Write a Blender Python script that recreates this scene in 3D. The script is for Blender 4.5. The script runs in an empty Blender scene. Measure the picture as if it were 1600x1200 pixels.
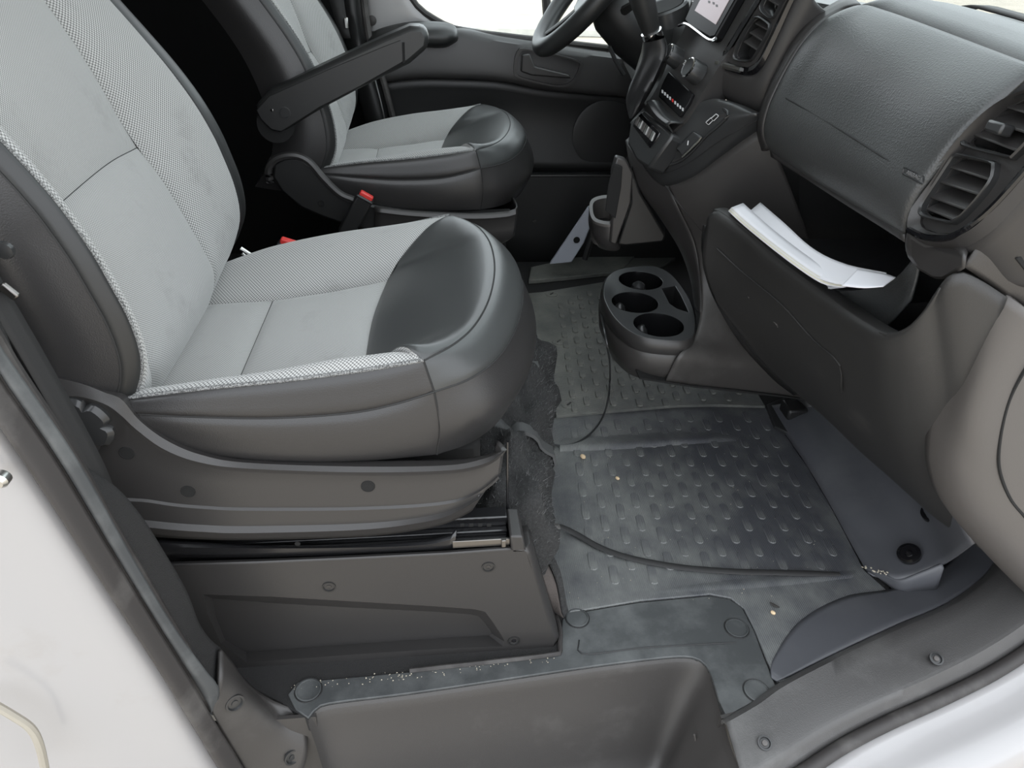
import bpy, bmesh, math, random
import numpy as np
from mathutils import Vector, Matrix
random.seed(7); np.random.seed(7)
SC = bpy.context.scene
COL = SC.collection

# ------------------------------------------------------------------ camera
F_PX = 1100.0
RT = np.array([[0.99505, -0.02968, 0.09484], [-0.09484, -0.54205, 0.83497], [0.02662, -0.83982, -0.54217]])
def _cam_rotation():
    def d(v):
        a = np.array([v[0], v[1], F_PX]); return a/np.linalg.norm(a)
    dn = d((-57.9, 1705.)); dx = d((11130., -332.))
    zw = -dn; xw = dx-zw*np.dot(dx, zw); xw /= np.linalg.norm(xw); yw = np.cross(zw, xw)
    return np.stack([xw, yw, zw])
RT = _cam_rotation()
EYE = np.array([0., 0., 1.0])          # one metre above the cab floor, at the open passenger door
cam_d = bpy.data.cameras.new('camera'); cam_o = bpy.data.objects.new('camera', cam_d); COL.objects.link(cam_o)
cam_d.sensor_width = 36.0; cam_d.lens = 36.0*F_PX/1600.0; cam_d.clip_start = 0.02; cam_d.clip_end = 400
M4 = Matrix.Identity(4)
for i in range(3):
    M4[i][0] = RT[i][0]; M4[i][1] = -RT[i][1]; M4[i][2] = -RT[i][2]; M4[i][3] = EYE[i]
cam_o.matrix_world = M4
SC.camera = cam_o

# ------------------------------------------------------------------ world, sun, exposure
W = bpy.data.worlds.new('sky'); SC.world = W; W.use_nodes = True
wn = W.node_tree.nodes; wl = W.node_tree.links
wn.clear()
bg = wn.new('ShaderNodeBackground'); wo = wn.new('ShaderNodeOutputWorld')
bg.inputs['Color'].default_value = (0.90, 0.945, 1.0, 1); bg.inputs['Strength'].default_value = 2.5
wl.new(bg.outputs[0], wo.inputs[0])
sun_d = bpy.data.lights.new('sun', 'SUN'); sun_o = bpy.data.objects.new('sun', sun_d); COL.objects.link(sun_o)
sun_d.energy = 6.5; sun_d.angle = math.radians(0.6); sun_d.color = (1.0, 0.95, 0.87)
sun_o.rotation_euler = Vector((0.80, -0.10, -0.60)).to_track_quat('-Z', 'Y').to_euler()
sun_o.location = (-3, 1, 6)
SC.view_settings.view_transform = 'Standard'; SC.view_settings.look = 'None'
SC.view_settings.gamma = 1.0; SC.view_settings.use_curve_mapping = False
SC.view_settings.exposure = 0.36

# ------------------------------------------------------------------ geometry helpers
def P(px, py, y=None, z=None, x=None):
    v = RT @ np.array([px-800., py-600., F_PX])
    if y is not None: t = (y-EYE[1])/v[1]
    elif z is not None: t = (z-EYE[2])/v[2]
    else: t = (x-EYE[0])/v[0]
    return EYE+t*v
def PL(px, py, plane):
    p0, n = plane
    v = RT @ np.array([px-800., py-600., F_PX])
    return EYE+v*(np.dot(p0-EYE, n)/np.dot(v, n))
def plane3(a, b, c):
    n = np.cross(b-a, c-a); n /= np.linalg.norm(n)
    if np.dot(n, EYE-a) < 0: n = -n
    return (a, n)
def A(*p): return np.array(p, float)
def crv(pts, n=24, smooth=True, closed=False):
    p = np.array(pts, float)
    if closed: p = np.vstack([p, p[:1]])
    if len(p) == 1: return np.repeat(p, n, 0)
    if np.ptp(p, axis=0).max() < 1e-7: return np.repeat(p[:1], n, 0)
    if smooth and len(p) > 2:
        if closed: q = np.vstack([p[-2], p, p[1]])
        else: q = np.vstack([2*p[0]-p[1], p, 2*p[-1]-p[-2]])
        out = []
        for i in range(1, len(q)-2):
            p0, p1, p2, p3 = q[i-1:i+3]
            for t in np.linspace(0, 1, 14, endpoint=False):
                out.append(0.5*(2*p1+(p2-p0)*t+(2*p0-5*p1+4*p2-p3)*t*t+(3*p1-p0-3*p2+p3)*t**3))
        out.append(q[-2]); p = np.array(out)
    s = np.r_[0, np.cumsum(np.linalg.norm(np.diff(p, axis=0), axis=1))]
    tt = np.linspace(0, s[-1], n+1)[:-1] if closed else np.linspace(0, s[-1], n)
    return np.stack([np.interp(tt, s, p[:, k]) for k in range(3)], 1)
def wloc(o):
    l = Vector((0, 0, 0))
    while o is not None:
        l = l+Vector(o.location); o = o.parent
    return l
def tag(o, label=None, cat=None, group=None, kind=None):
    if label: o['label'] = label
    if cat: o['category'] = cat
    if group: o['group'] = group
    if kind: o['kind'] = kind
    return o
def thing(name, label, cat, loc, group=None):
    o = bpy.data.objects.new(name, None); COL.objects.link(o); o.location = loc; o.empty_display_size = 0.05
    return tag(o, label, cat, group)
def mesh_obj(name, verts, faces, mat, parent=None, smooth=True, uvs=None, solid=0, solid_off=-1, bevel=0, angle=40):
    me = bpy.data.meshes.new(name)
    off = wloc(parent) if parent is not None else Vector((0, 0, 0))
    V = [tuple(Vector(tuple(map(float, v)))-off) for v in verts]
    me.from_pydata(V, [], [tuple(int(i) for i in f) for f in faces]); me.update()
    if uvs is not None:
        ul = me.uv_layers.new(name='UVMap')
        for l in me.loops: ul.data[l.index].uv = uvs[l.vertex_index]
    bm = bmesh.new(); bm.from_mesh(me)
    if solid == 0 and bevel >= 0 and uvs is None: bmesh.ops.recalc_face_normals(bm, faces=bm.faces)
    bm.to_mesh(me); bm.free()
    if smooth:
        for p in me.polygons: p.use_smooth = True
    o = bpy.data.objects.new(name, me); COL.objects.link(o); o.parent = parent
    if mat is not None: me.materials.append(MAT[mat])
    if solid:
        m = o.modifiers.new('thickness', 'SOLIDIFY'); m.thickness = solid; m.offset = solid_off
    if bevel > 0:
        m = o.modifiers.new('bevel', 'BEVEL'); m.width = bevel; m.segments = 2; m.limit_method = 'ANGLE'; m.angle_limit = math.radians(35)
    if smooth:
        try: me.set_sharp_from_angle(angle=math.radians(angle))
        except Exception: pass
    return o
def grid_obj(name, G, mat, parent=None, out=None, pillow=None, solid=0, closed=False, uvscale=1.0, angle=50, **kw):
    """G: (nv, nu, 3) array of points -> a quad sheet with metre UVs"""
    G = np.array(G, float); nv, nu = G.shape[:2]
    du = np.gradient(G, axis=1); dv = np.gradient(G, axis=0)
    N = np.cross(du, dv); ln = np.linalg.norm(N, axis=2, keepdims=True); N = N/np.maximum(ln, 1e-9)
    c = G.reshape(-1, 3).mean(0)
    o_ = (EYE-c) if out is None else np.array(out, float)
    sgn = 1 if (N.reshape(-1, 3) @ o_).mean() >= 0 else -1
    if pillow:
        amp, w = pillow[:2]
        uu = np.minimum(np.linspace(0, 1, nu), 1-np.linspace(0, 1, nu))/w
        vv = np.minimum(np.linspace(0, 1, nv), 1-np.linspace(0, 1, nv))/w
        sm = lambda t: np.sqrt(np.clip(1-(1-np.clip(t, 0, 1))**2, 0, 1))
        G = G+sgn*amp*N*(sm(vv)[:, None]*sm(uu)[None, :])[..., None]
    su = np.zeros((nv, nu)); sv = np.zeros((nv, nu))
    su[:, 1:] = np.cumsum(np.linalg.norm(np.diff(G, axis=1), axis=2), axis=1)
    sv[1:, :] = np.cumsum(np.linalg.norm(np.diff(G, axis=0), axis=2), axis=0)
    su -= su[:, nu//2:nu//2+1]; sv -= sv[nv//2:nv//2+1, :]
    uv = [(a*uvscale, b*uvscale) for a, b in zip(su.ravel(), sv.ravel())]
    faces = []
    for j in range(nv-1):
        for i in range(nu-1 if not closed else nu):
            i2 = (i+1) % nu
            f = (j*nu+i, j*nu+i2, (j+1)*nu+i2, (j+1)*nu+i)
            faces.append(f if sgn > 0 else f[::-1])
    return mesh_obj(name, G.reshape(-1, 3), faces, mat, parent, True, uv, solid=solid, angle=angle, **kw)
def coons(c0, c1, d0, d1, nu, nv, smooth=True):
    c0 = crv(c0, nu, smooth); c1 = crv(c1, nu, smooth); d0 = crv(d0, nv, smooth); d1 = crv(d1, nv, smooth)
    u = np.linspace(0, 1, nu)[None, :, None]; v = np.linspace(0, 1, nv)[:, None, None]
    return ((1-v)*c0[None]+v*c1[None]+(1-u)*d0[:, None]+u*d1[:, None]
            - ((1-u)*(1-v)*c0[0]+u*(1-v)*c0[-1]+(1-u)*v*c1[0]+u*v*c1[-1]))
def patch(name, c0, c1, d0, d1, mat, parent=None, nu=28, nv=20, smooth=True, **kw):
    return grid_obj(name, coons(c0, c1, d0, d1, nu, nv, smooth), mat, parent, **kw)
def loft(name, curves, mat, parent=None, nu=32, sub=1, smooth=True, vsmooth=False, closed=False, **kw):
    cs = [crv(c, nu, smooth, closed) for c in curves]
    G = np.array(cs)
    if vsmooth or sub > 1:
        m = (len(cs)-1)*sub+1
        if vsmooth:
            G = np.stack([crv(G[:, i], m) for i in range(nu)], 1)
        else:
            G = np.concatenate([np.linspace(G[k], G[k+1], sub, endpoint=False) for k in range(len(cs)-1)]+[G[-1:]], 0)
    return grid_obj(name, G, mat, parent, closed=closed, **kw)
def tube(name, pts, r, mat, parent=None, n=60, k=8, smooth=True, closed=False, flat=None):
    p = crv(pts, n, smooth, closed); T = np.gradient(p, axis=0)
    if closed: T = np.roll(p, -1, 0)-np.roll(p, 1, 0)
    T /= np.maximum(np.linalg.norm(T, axis=1, keepdims=True), 1e-9)
    up = np.array([0, 0, 1.0]) if abs(T[:, 2]).mean() < .8 else np.array([0, 1.0, 0])
    rr = np.full(len(p), r) if np.isscalar(r) else np.interp(np.linspace(0, 1, len(p)), np.linspace(0, 1, len(r)), r)
    V = []; Fc = []
    for i in range(len(p)):
        s = np.cross(T[i], up); s /= max(np.linalg.norm(s), 1e-9); q = np.cross(s, T[i])
        fa, fb = (1, 1) if flat is None else flat
        for j in range(k):
            a = 2*math.pi*j/k
            V.append(p[i]+rr[i]*(fa*math.cos(a)*s+fb*math.sin(a)*q))
    m = len(p)
    for i in range(m if closed else m-1):
        for j in range(k):
            i2 = (i+1) % m
            Fc.append((i*k+j, i*k+(j+1) % k, i2*k+(j+1) % k, i2*k+j))
    if not closed:
        Fc.append(tuple(range(k))[::-1]); Fc.append(tuple((m-1)*k+j for j in range(k)))
    return mesh_obj(name, V, Fc, mat, parent, True)
def frame_of(n, up=(0, 0, 1)):
    n = np.array(n, float); n /= np.linalg.norm(n)
    a = np.cross(np.array(up, float), n)
    if np.linalg.norm(a) < 1e-5: a = np.array([1., 0, 0])
    a /= np.linalg.norm(a); b = np.cross(n, a); return a, b, n
def lathe(name, c, axis, prof, mat, parent=None, k=24, sx=1, sy=1, up=(0, 0, 1), grips=None, smooth=True):
    """prof: list of (radius, height along axis)"""
    a, b, n = frame_of(axis, up); V = []; Fc = []; c = np.array(c, float)
    for r, h in prof:
        for j in range(k):
            t = 2*math.pi*j/k; rr = r
            if grips and r > grips[2]: rr = r*(1-grips[0]*max(0, math.cos(grips[1]*t))**4)
            V.append(c+n*h+rr*(sx*math.cos(t)*a+sy*math.sin(t)*b))
    for i in range(len(prof)-1):
        for j in range(k): Fc.append((i*k+j, i*k+(j+1) % k, (i+1)*k+(j+1) % k, (i+1)*k+j))
    Fc.append(tuple(range(k))[::-1]); Fc.append(tuple((len(prof)-1)*k+j for j in range(k)))
    return mesh_obj(name, V, Fc, mat, parent, smooth, angle=35)
def prism(name, poly, d, mat, parent=None, bevel=0.0, smooth=True):
    """poly: 3-D ring of points; d: extrusion vector"""
    poly = np.array(poly, float); n = len(poly); d = np.array(d, float)
    V = np.vstack([poly, poly+d])
    Fc = [tuple(range(n)), tuple(range(2*n-1, n-1, -1))]+[(i, (i+1) % n, n+(i+1) % n, n+i) for i in range(n)]
    return mesh_obj(name, V, Fc, mat, parent, smooth, bevel=bevel, angle=30)
def obox(name, c, size, mat, parent=None, axes=None, bevel=0.004, rot=0):
    ax = np.eye(3) if axes is None else np.array(axes, float)
    if rot: ax = np.array([[math.cos(rot), math.sin(rot), 0], [-math.sin(rot), math.cos(rot), 0], [0, 0, 1.]])
    c = np.array(c, float); h = np.array(size, float)/2
    V = [c+sx*h[0]*ax[0]+sy*h[1]*ax[1]+sz*h[2]*ax[2] for sx in (-1, 1) for sy in (-1, 1) for sz in (-1, 1)]
    Fc = [(0, 1, 3, 2), (4, 6, 7, 5), (0, 4, 5, 1), (2, 3, 7, 6), (0, 2, 6, 4), (1, 5, 7, 3)]
    return mesh_obj(name, V, Fc, mat, parent, True, bevel=bevel, angle=30)
def ring(name, outer, inner, n_out, depth, mat, parent=None, nu=48, lip=0.0, smooth=True):
    """a frame between two closed contours, standing proud along n_out, with walls going back by depth"""
    n_out = np.array(n_out, float)
    o = crv(outer, nu, smooth, True); i = crv(inner, nu, smooth, True)
    mid = o*.5+i*.5
    G = np.array([o-n_out*depth, o, mid+n_out*lip, i, i-n_out*depth])
    return grid_obj(name, G, mat, parent, out=n_out, closed=True, angle=40)
def rrect(c, a, b, w, h, r, k=5):
    pts = []
    for sx, sy, t0 in ((1, 1, 0), (-1, 1, 90), (-1, -1, 180), (1, -1, 270)):
        for q in range(k+1):
            t = math.radians(t0+90*q/k)
            pts.append(np.array(c)+np.array(a)*(sx*(w/2-r)+r*math.cos(t))+np.array(b)*(sy*(h/2-r)+r*math.sin(t)))
    return pts
def copy_tree(o, parent, shift=None):
    c = o.copy(); COL.objects.link(c); c.parent = parent
    if shift is not None: c.location = Vector(c.location)+Vector(shift)
    for ch in list(o.children):
        if ch.name in SKIP: continue
        copy_tree(ch, c)
    return c
SKIP = set()
def holed_plate(name, outer, holes, m, parent, th, nrm=(0, 0, 1)):
    bm = bmesh.new(); off = wloc(parent)
    for lp in [outer]+holes:
        vs = [bm.verts.new(Vector(tuple(p))-off) for p in lp]
        for i in range(len(vs)): bm.edges.new((vs[i], vs[(i+1) % len(vs)]))
    bmesh.ops.triangle_fill(bm, use_beauty=True, use_dissolve=False, edges=bm.edges[:], normal=tuple(nrm))
    bm.normal_update()
    if sum((f.normal for f in bm.faces), Vector()).dot(Vector(tuple(nrm))) < 0: bmesh.ops.reverse_faces(bm, faces=bm.faces[:])
    me = bpy.data.meshes.new(name); bm.to_mesh(me); bm.free(); me.materials.append(MAT[m])
    o = bpy.data.objects.new(name, me); COL.objects.link(o); o.parent = parent
    s = o.modifiers.new('thickness', 'SOLIDIFY'); s.thickness = th; s.offset = -1
    b = o.modifiers.new('bevel', 'BEVEL'); b.width = .0015; b.segments = 2; b.limit_method = 'ANGLE'
    return o
def on_obj(o, px, py, lift=0.0, lo=None):
    me = o.data; off = np.array(wloc(o)); co = np.array([v.co[:] for v in me.vertices])+off; c = (co-EYE)@RT
    q = (800+F_PX*c[:, 0]/c[:, 2]-px)**2+(600+F_PX*c[:, 1]/c[:, 2]-py)**2; i = np.argsort(q)[:3]
    w = 1/(q[i]+1e-3); d = (np.linalg.norm(co[i]-EYE, axis=1)*w).sum()/w.sum()
    v = RT@np.array([px-800., py-600., F_PX]); v /= np.linalg.norm(v); return EYE+v*(d-lift)

# ------------------------------------------------------------------ materials
MAT = {}
def mat(name, col, rough=.5, metal=0, noise=None, bump=None, spec=.5, emit=None, vary=None, coat=0):
    m = bpy.data.materials.new(name); m.use_nodes = True; nt = m.node_tree; n = nt.nodes; l = nt.links
    b = n['Principled BSDF']; b.inputs['Base Color'].default_value = (*col, 1); b.inputs['Roughness'].default_value = rough
    b.inputs['Metallic'].default_value = metal; b.inputs['Specular IOR Level'].default_value = spec
    if coat: b.inputs['Coat Weight'].default_value = coat; b.inputs['Coat Roughness'].default_value = .08
    tc = n.new('ShaderNodeTexCoord')
    if vary:                                  # (second colour, scale, low, high): dust, wear and blotches
        nz = n.new('ShaderNodeTexNoise'); nz.inputs['Scale'].default_value = vary[1]; nz.inputs['Detail'].default_value = 7; nz.inputs['Roughness'].default_value = .65
        l.new(tc.outputs['Object'], nz.inputs['Vector'])
        rp = n.new('ShaderNodeMapRange'); rp.inputs[1].default_value = vary[2]; rp.inputs[2].default_value = vary[3]
        l.new(nz.outputs['Fac'], rp.inputs[0])
        mx = n.new('ShaderNodeMix'); mx.data_type = 'RGBA'; mx.inputs[6].default_value = (*col, 1); mx.inputs[7].default_value = (*vary[0], 1)
        l.new(rp.outputs[0], mx.inputs[0]); l.new(mx.outputs[2], b.inputs['Base Color'])
    if bump:                                  # (kind, scale, strength, distance)
        if bump[0] == 'voronoi':
            t = n.new('ShaderNodeTexVoronoi'); t.inputs['Scale'].default_value = bump[1]; o = t.outputs['Distance']
        else:
            t = n.new('ShaderNodeTexNoise'); t.inputs['Scale'].default_value = bump[1]; t.inputs['Detail'].default_value = 3; o = t.outputs['Fac']
        l.new(tc.outputs['Object'], t.inputs['Vector'])
        bp = n.new('ShaderNodeBump'); bp.inputs['Strength'].default_value = bump[2]; bp.inputs['Distance'].default_value = bump[3]
        l.new(o, bp.inputs['Height']); l.new(bp.outputs[0], b.inputs['Normal'])
    if emit: b.inputs['Emission Color'].default_value = (*emit[0], 1); b.inputs['Emission Strength'].default_value = emit[1]
    MAT[name] = m; return m
def fabric(name, light, dark, cell, contrast, stain=True):
    m = bpy.data.materials.new(name); m.use_nodes = True; nt = m.node_tree; n = nt.nodes; l = nt.links
    b = n['Principled BSDF']; b.inputs['Roughness'].default_value = .85; b.inputs['Specular IOR Level'].default_value = .25
    b.inputs['Sheen Weight'].default_value = .25; b.inputs['Sheen Roughness'].default_value = .5
    uv = n.new('ShaderNodeUVMap'); uv.uv_map = 'UVMap'
    ck = n.new('ShaderNodeTexVoronoi'); ck.voronoi_dimensions = '2D'; ck.inputs['Scale'].default_value = 1/cell; ck.inputs['Randomness'].default_value = .0
    mp = n.new('ShaderNodeMapping'); mp.inputs['Rotation'].default_value = (0, 0, math.radians(45))
    l.new(uv.outputs[0], mp.inputs[0]); l.new(mp.outputs[0], ck.inputs['Vector'])
    rp = n.new('ShaderNodeMapRange'); rp.inputs[1].default_value = .25; rp.inputs[2].default_value = .62; rp.inputs[3].default_value = 0; rp.inputs[4].default_value = contrast
    l.new(ck.outputs['Distance'], rp.inputs[0])
    mx = n.new('ShaderNodeMix'); mx.data_type = 'RGBA'; mx.inputs[6].default_value = (*light, 1); mx.inputs[7].default_value = (*dark, 1)
    l.new(rp.outputs[0], mx.inputs[0])
    tc = n.new('ShaderNodeTexCoord'); nz = n.new('ShaderNodeTexNoise'); nz.inputs['Scale'].default_value = 9; nz.inputs['Detail'].default_value = 8; nz.inputs['Roughness'].default_value = .7
    l.new(tc.outputs['Object'], nz.inputs['Vector'])
    r2 = n.new('ShaderNodeMapRange'); r2.inputs[1].default_value = .58; r2.inputs[2].default_value = .78; r2.inputs[4].default_value = .35
    l.new(nz.outputs['Fac'], r2.inputs[0])
    m2 = n.new('ShaderNodeMix'); m2.data_type = 'RGBA'; m2.inputs[7].default_value = (dark[0]*1.3, dark[1]*1.25, dark[2]*1.15, 1)
    l.new(r2.outputs[0], m2.inputs[0]); l.new(mx.outputs[2], m2.inputs[6]); l.new(m2.outputs[2], b.inputs['Base Color'])
    bp = n.new('ShaderNodeBump'); bp.inputs['Strength'].default_value = .5; bp.inputs['Distance'].default_value = .0006; bp.invert = True
    l.new(ck.outputs['Distance'], bp.inputs['Height']); l.new(bp.outputs[0], b.inputs['Normal'])
    MAT[name] = m
def glass(name, tint=(1, 1, 1), alpha=.1):
    m = bpy.data.materials.new(name); m.use_nodes = True; nt = m.node_tree; n = nt.nodes; l = nt.links
    n.remove(n['Principled BSDF']); o = n['Material Output']
    t = n.new('ShaderNodeBsdfTransparent'); t.inputs[0].default_value = (*tint, 1)
    g = n.new('ShaderNodeBsdfGlossy'); g.inputs['Roughness'].default_value = .02
    lw = n.new('ShaderNodeLayerWeight'); lw.inputs['Blend'].default_value = .12; fr = n.new('ShaderNodeMath'); fr.operation = 'MULTIPLY'; fr.inputs[1].default_value = .6; l.new(lw.outputs['Facing'], fr.inputs[0])
    mx = n.new('ShaderNodeMixShader'); l.new(fr.outputs[0], mx.inputs[0]); l.new(t.outputs[0], mx.inputs[1]); l.new(g.outputs[0], mx.inputs[2]); l.new(mx.outputs[0], o.inputs[0])
    MAT[name] = m
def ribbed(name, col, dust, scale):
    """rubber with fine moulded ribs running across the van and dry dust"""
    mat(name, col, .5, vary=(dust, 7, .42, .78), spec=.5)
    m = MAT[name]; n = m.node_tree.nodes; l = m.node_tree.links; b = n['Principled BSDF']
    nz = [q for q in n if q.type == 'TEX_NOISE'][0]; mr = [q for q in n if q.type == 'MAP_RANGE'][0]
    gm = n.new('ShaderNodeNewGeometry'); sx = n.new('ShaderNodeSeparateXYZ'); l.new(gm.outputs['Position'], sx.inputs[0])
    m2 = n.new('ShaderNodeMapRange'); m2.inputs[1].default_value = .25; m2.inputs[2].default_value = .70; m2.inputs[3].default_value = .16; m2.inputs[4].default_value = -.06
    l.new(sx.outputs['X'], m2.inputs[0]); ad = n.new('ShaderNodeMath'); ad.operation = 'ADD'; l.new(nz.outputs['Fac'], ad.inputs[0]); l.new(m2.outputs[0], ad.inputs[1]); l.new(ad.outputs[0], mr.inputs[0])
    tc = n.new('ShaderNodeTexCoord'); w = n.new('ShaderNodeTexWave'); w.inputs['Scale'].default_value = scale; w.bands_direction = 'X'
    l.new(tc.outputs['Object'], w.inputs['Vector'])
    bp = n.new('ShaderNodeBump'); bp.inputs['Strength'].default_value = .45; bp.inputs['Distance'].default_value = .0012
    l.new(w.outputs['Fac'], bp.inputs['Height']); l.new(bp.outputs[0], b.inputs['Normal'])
mat('leather', (.026, .025, .025), .36, bump=('voronoi', 700, .22, .0006))
mat('leather_plain', (.016, .0165, .0165), .42, bump=('voronoi', 900, .15, .0004))  # darker copy of the leather; dim far side put into the colour
fabric('fabric_centre', (.39, .392, .380), (.075, .075, .075), .0028, .9)
fabric('fabric_bolster', (.42, .422, .410), (.040, .040, .040), .0034, .95)
fabric('fabric_piping', (.62, .63, .62), (.05, .05, .05), .006, .9)
mat('piping_weave', (.24, .244, .24), .8, vary=((.05, .05, .05), 600, .45, .55))
mat('display_black', (.006, .006, .0065), .2, spec=.12)
mat('leather_nose', (.040, .042, .042), .34, bump=('voronoi', 900, .15, .0004))  # lighter copy of the leather; windscreen highlights put into the colour
mat('boot_leather', (.010, .010, .0105), .42)
mat('thread', (.012, .012, .012), .7)
mat('plastic', (.029, .0275, .027), .38, bump=('noise', 1100, .35, .0004))
mat('plastic_dark', (.014, .014, .014), .42, bump=('noise', 1000, .3, .0004))
mat('plastic_dash', (.044, .0455, .0455), .38, bump=('voronoi', 420, .4, .0008), vary=((.075, .075, .07), 6, .62, .8))
mat('plastic_worn', (.037, .0345, .033), .42, bump=('noise', 900, .5, .0005), vary=((.075, .072, .069), 5, .56, .8))
mat('glove_plastic', (.023, .0225, .022), .5, bump=('noise', 900, .5, .0005), vary=((.06, .058, .056), 7, .60, .82))  # darker copy of the end cap plastic; shade put into the colour
mat('sill_plastic', (.060, .058, .057), .45, bump=('noise', 700, .6, .0007), vary=((.11, .108, .105), 8, .5, .8))
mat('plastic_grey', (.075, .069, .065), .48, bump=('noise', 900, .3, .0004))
mat('plastic_smooth', (.024, .0245, .025), .30)
mat('rim_grey', (.05, .052, .053), .30, bump=('noise', 900, .2, .0003))
mat('gloss_black', (.006, .006, .007), .06, coat=.5)
mat('metal_black', (.012, .012, .013), .22, spec=.7)
mat('steel', (.52, .52, .50), .3, metal=1)
mat('steel_dark', (.20, .19, .18), .35, metal=1)
mat('sealer', (.30, .275, .23), .6)
mat('chrome', (.8, .8, .8), .12, metal=1)
mat('red', (.62, .04, .036), .35)
mat('white_paint', (.32, .312, .312), .3, coat=.4, vary=((.27, .25, .23), 4, .55, .8))
mat('grey_paint', (.40, .42, .47), .45, vary=((.10, .10, .10), 14, .62, .75))
mat('rubber', (.030, .027, .026), .6, vary=((.10, .095, .09), 8, .5, .8), bump=('noise', 300, .2, .0005))
mat('rubber_grey', (.045, .048, .050), .6, vary=((.10, .105, .105), 12, .45, .75), bump=('noise', 400, .25, .0005))
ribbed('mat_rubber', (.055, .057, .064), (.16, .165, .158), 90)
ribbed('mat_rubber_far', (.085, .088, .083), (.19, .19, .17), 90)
mat('mat_smooth', (.070, .072, .080), .40, vary=((.10, .102, .108), 5, .5, .8))
mat('tread', (.042, .045, .046), .5, vary=((.12, .125, .125), 9, .45, .8), bump=('noise', 500, .3, .0006))
mat('carpet', (.016, .0155, .0155), .95, bump=('noise', 700, .8, .002))
mat('felt', (.020, .020, .020), .95, vary=((.045, .045, .045), 260, .45, .75), bump=('noise', 500, .9, .003))
mat('fibre', (.10, .10, .10), .9)
mat('felt_edge', (.065, .055, .05), .9, bump=('noise', 300, .6, .002))
mat('strap', (.06, .061, .061), .75, bump=('noise', 900, .5, .0006))
mat('webbing', (.018, .0175, .0175), .7, bump=('noise', 1200, .4, .0005))
mat('paper', (.62, .62, .645), .8, bump=('noise', 500, .25, .0003))
mat('paper_cream', (.58, .56, .46), .8)
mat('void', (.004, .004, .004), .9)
mat('screen', (.25, .21, .22), .15, emit=((.62, .50, .52), .16))
mat('screen_mark', (.02, .02, .02), .3)
mat('ink_dim', (.13, .13, .13), .5)
mat('ink', (.55, .55, .55), .5)
mat('stone', (.62, .47, .30), .8)
mat('twig', (.02, .018, .016), .8)
mat('dust', (.42, .38, .30), .9)
mat('road', (.33, .297, .25), .9, vary=((.26, .235, .20), 1.2, .4, .7))
mat('kerb', (.60, .58, .54), .9, vary=((.45, .44, .42), 3, .4, .7))
mat('headliner', (.45, .45, .43), .9)
glass('glass', (.90, .93, .92))

# ------------------------------------------------------------------ the setting: ground and van shell
FLOOR_Z = 0.0; GROUND_Z = -0.72
def quad(name, pts, m, kind='structure', label=None, parent=None, thick=0.0, cat=None):
    o = mesh_obj(name, pts, [tuple(range(len(pts)))], m, parent, False)
    if kind and parent is None: tag(o, label, cat, kind=kind)
    if thick:
        s = o.modifiers.new('thickness', 'SOLIDIFY'); s.thickness = thick; s.offset = 0
    return o
quad('ground', [(-40, -40, GROUND_Z), (60, -40, GROUND_Z), (60, 90, GROUND_Z), (-40, 90, GROUND_Z)], 'road', label='pale sunlit road surface outside the van', cat='road')
k = prism('kerb', [(-40, 15.0, GROUND_Z), (60, 15.0, GROUND_Z), (60, 15.4, GROUND_Z), (-40, 15.4, GROUND_Z)], (0, 0, .14), 'kerb', None, .02)
tag(k, 'pale kerb edge running along the far side of the road', 'kerb', kind='structure')

# cab floor sheet (under the mats), reaching back into the load bay
rim_px = [(482, 1125), (495, 1110), (520, 1101), (640, 1086), (790, 1064), (940, 1042), (1040, 1030), (1075, 1029), (1095, 1035), (1110, 1055), (1130, 1120)]
RIM = crv([P(a, b, z=0) for a, b in rim_px], 60)
near_l = P(420, 1091, z=0)
fl = [A(-3.2, .71, 0), A(near_l[0]-.05, .71, 0), P(440, 1098, z=0)]+[r for r in RIM]+[A(.62, .66, 0), A(1.12, .80, 0), A(1.12, 2.47, 0), A(-3.2, 2.47, 0)]
o = prism('floor', fl, (0, 0, -.03), 'carpet'); tag(o, 'dark cab floor under the rubber mats', 'floor', kind='structure')

# step well below the door
RIMC = crv([P(a, b, z=0) for a, b in rim_px+[(1140, 1160), (1165, 1225)]], 70)
def stepdown(f, dz):
    c = RIMC.copy(); n = len(c); s = np.linspace(0, 1, n)
    c[:, 2] += dz; c[:, 1] -= .055*f
    c[:, 0] += .03*f*np.clip(1-s/.12, 0, 1)-.085*f*np.clip((s-.66)/.16, 0, 1)
    return c
inner_top = RIMC.copy(); inner_top[:, 1] -= .004; inner_top[:, 2] -= .006
sw = loft('step_well', [RIMC, inner_top, stepdown(.25, -.05), stepdown(.6, -.12), stepdown(1, -.215), stepdown(1.35, -.235)], 'plastic_worn', nu=70, sub=3, out=(0, -1, .4))
tag(sw, 'moulded black plastic step well below the door opening', 'step', kind='structure')
sb = stepdown(1.3, -.234)
quad('step_floor', [tuple(v) for v in sb]+[(sb[-1][0], .40, -.234), (sb[0][0], .40, -.234)], 'plastic_worn', parent=sw, thick=.004)
ln = tube('step_mark', [P(1085, 1148, y=.60), P(1094, 1190, y=.59), P(1085, 1200, y=.585), P(1070, 1200, y=.585)], .0015, 'plastic_grey', sw, n=20, smooth=False)

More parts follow.
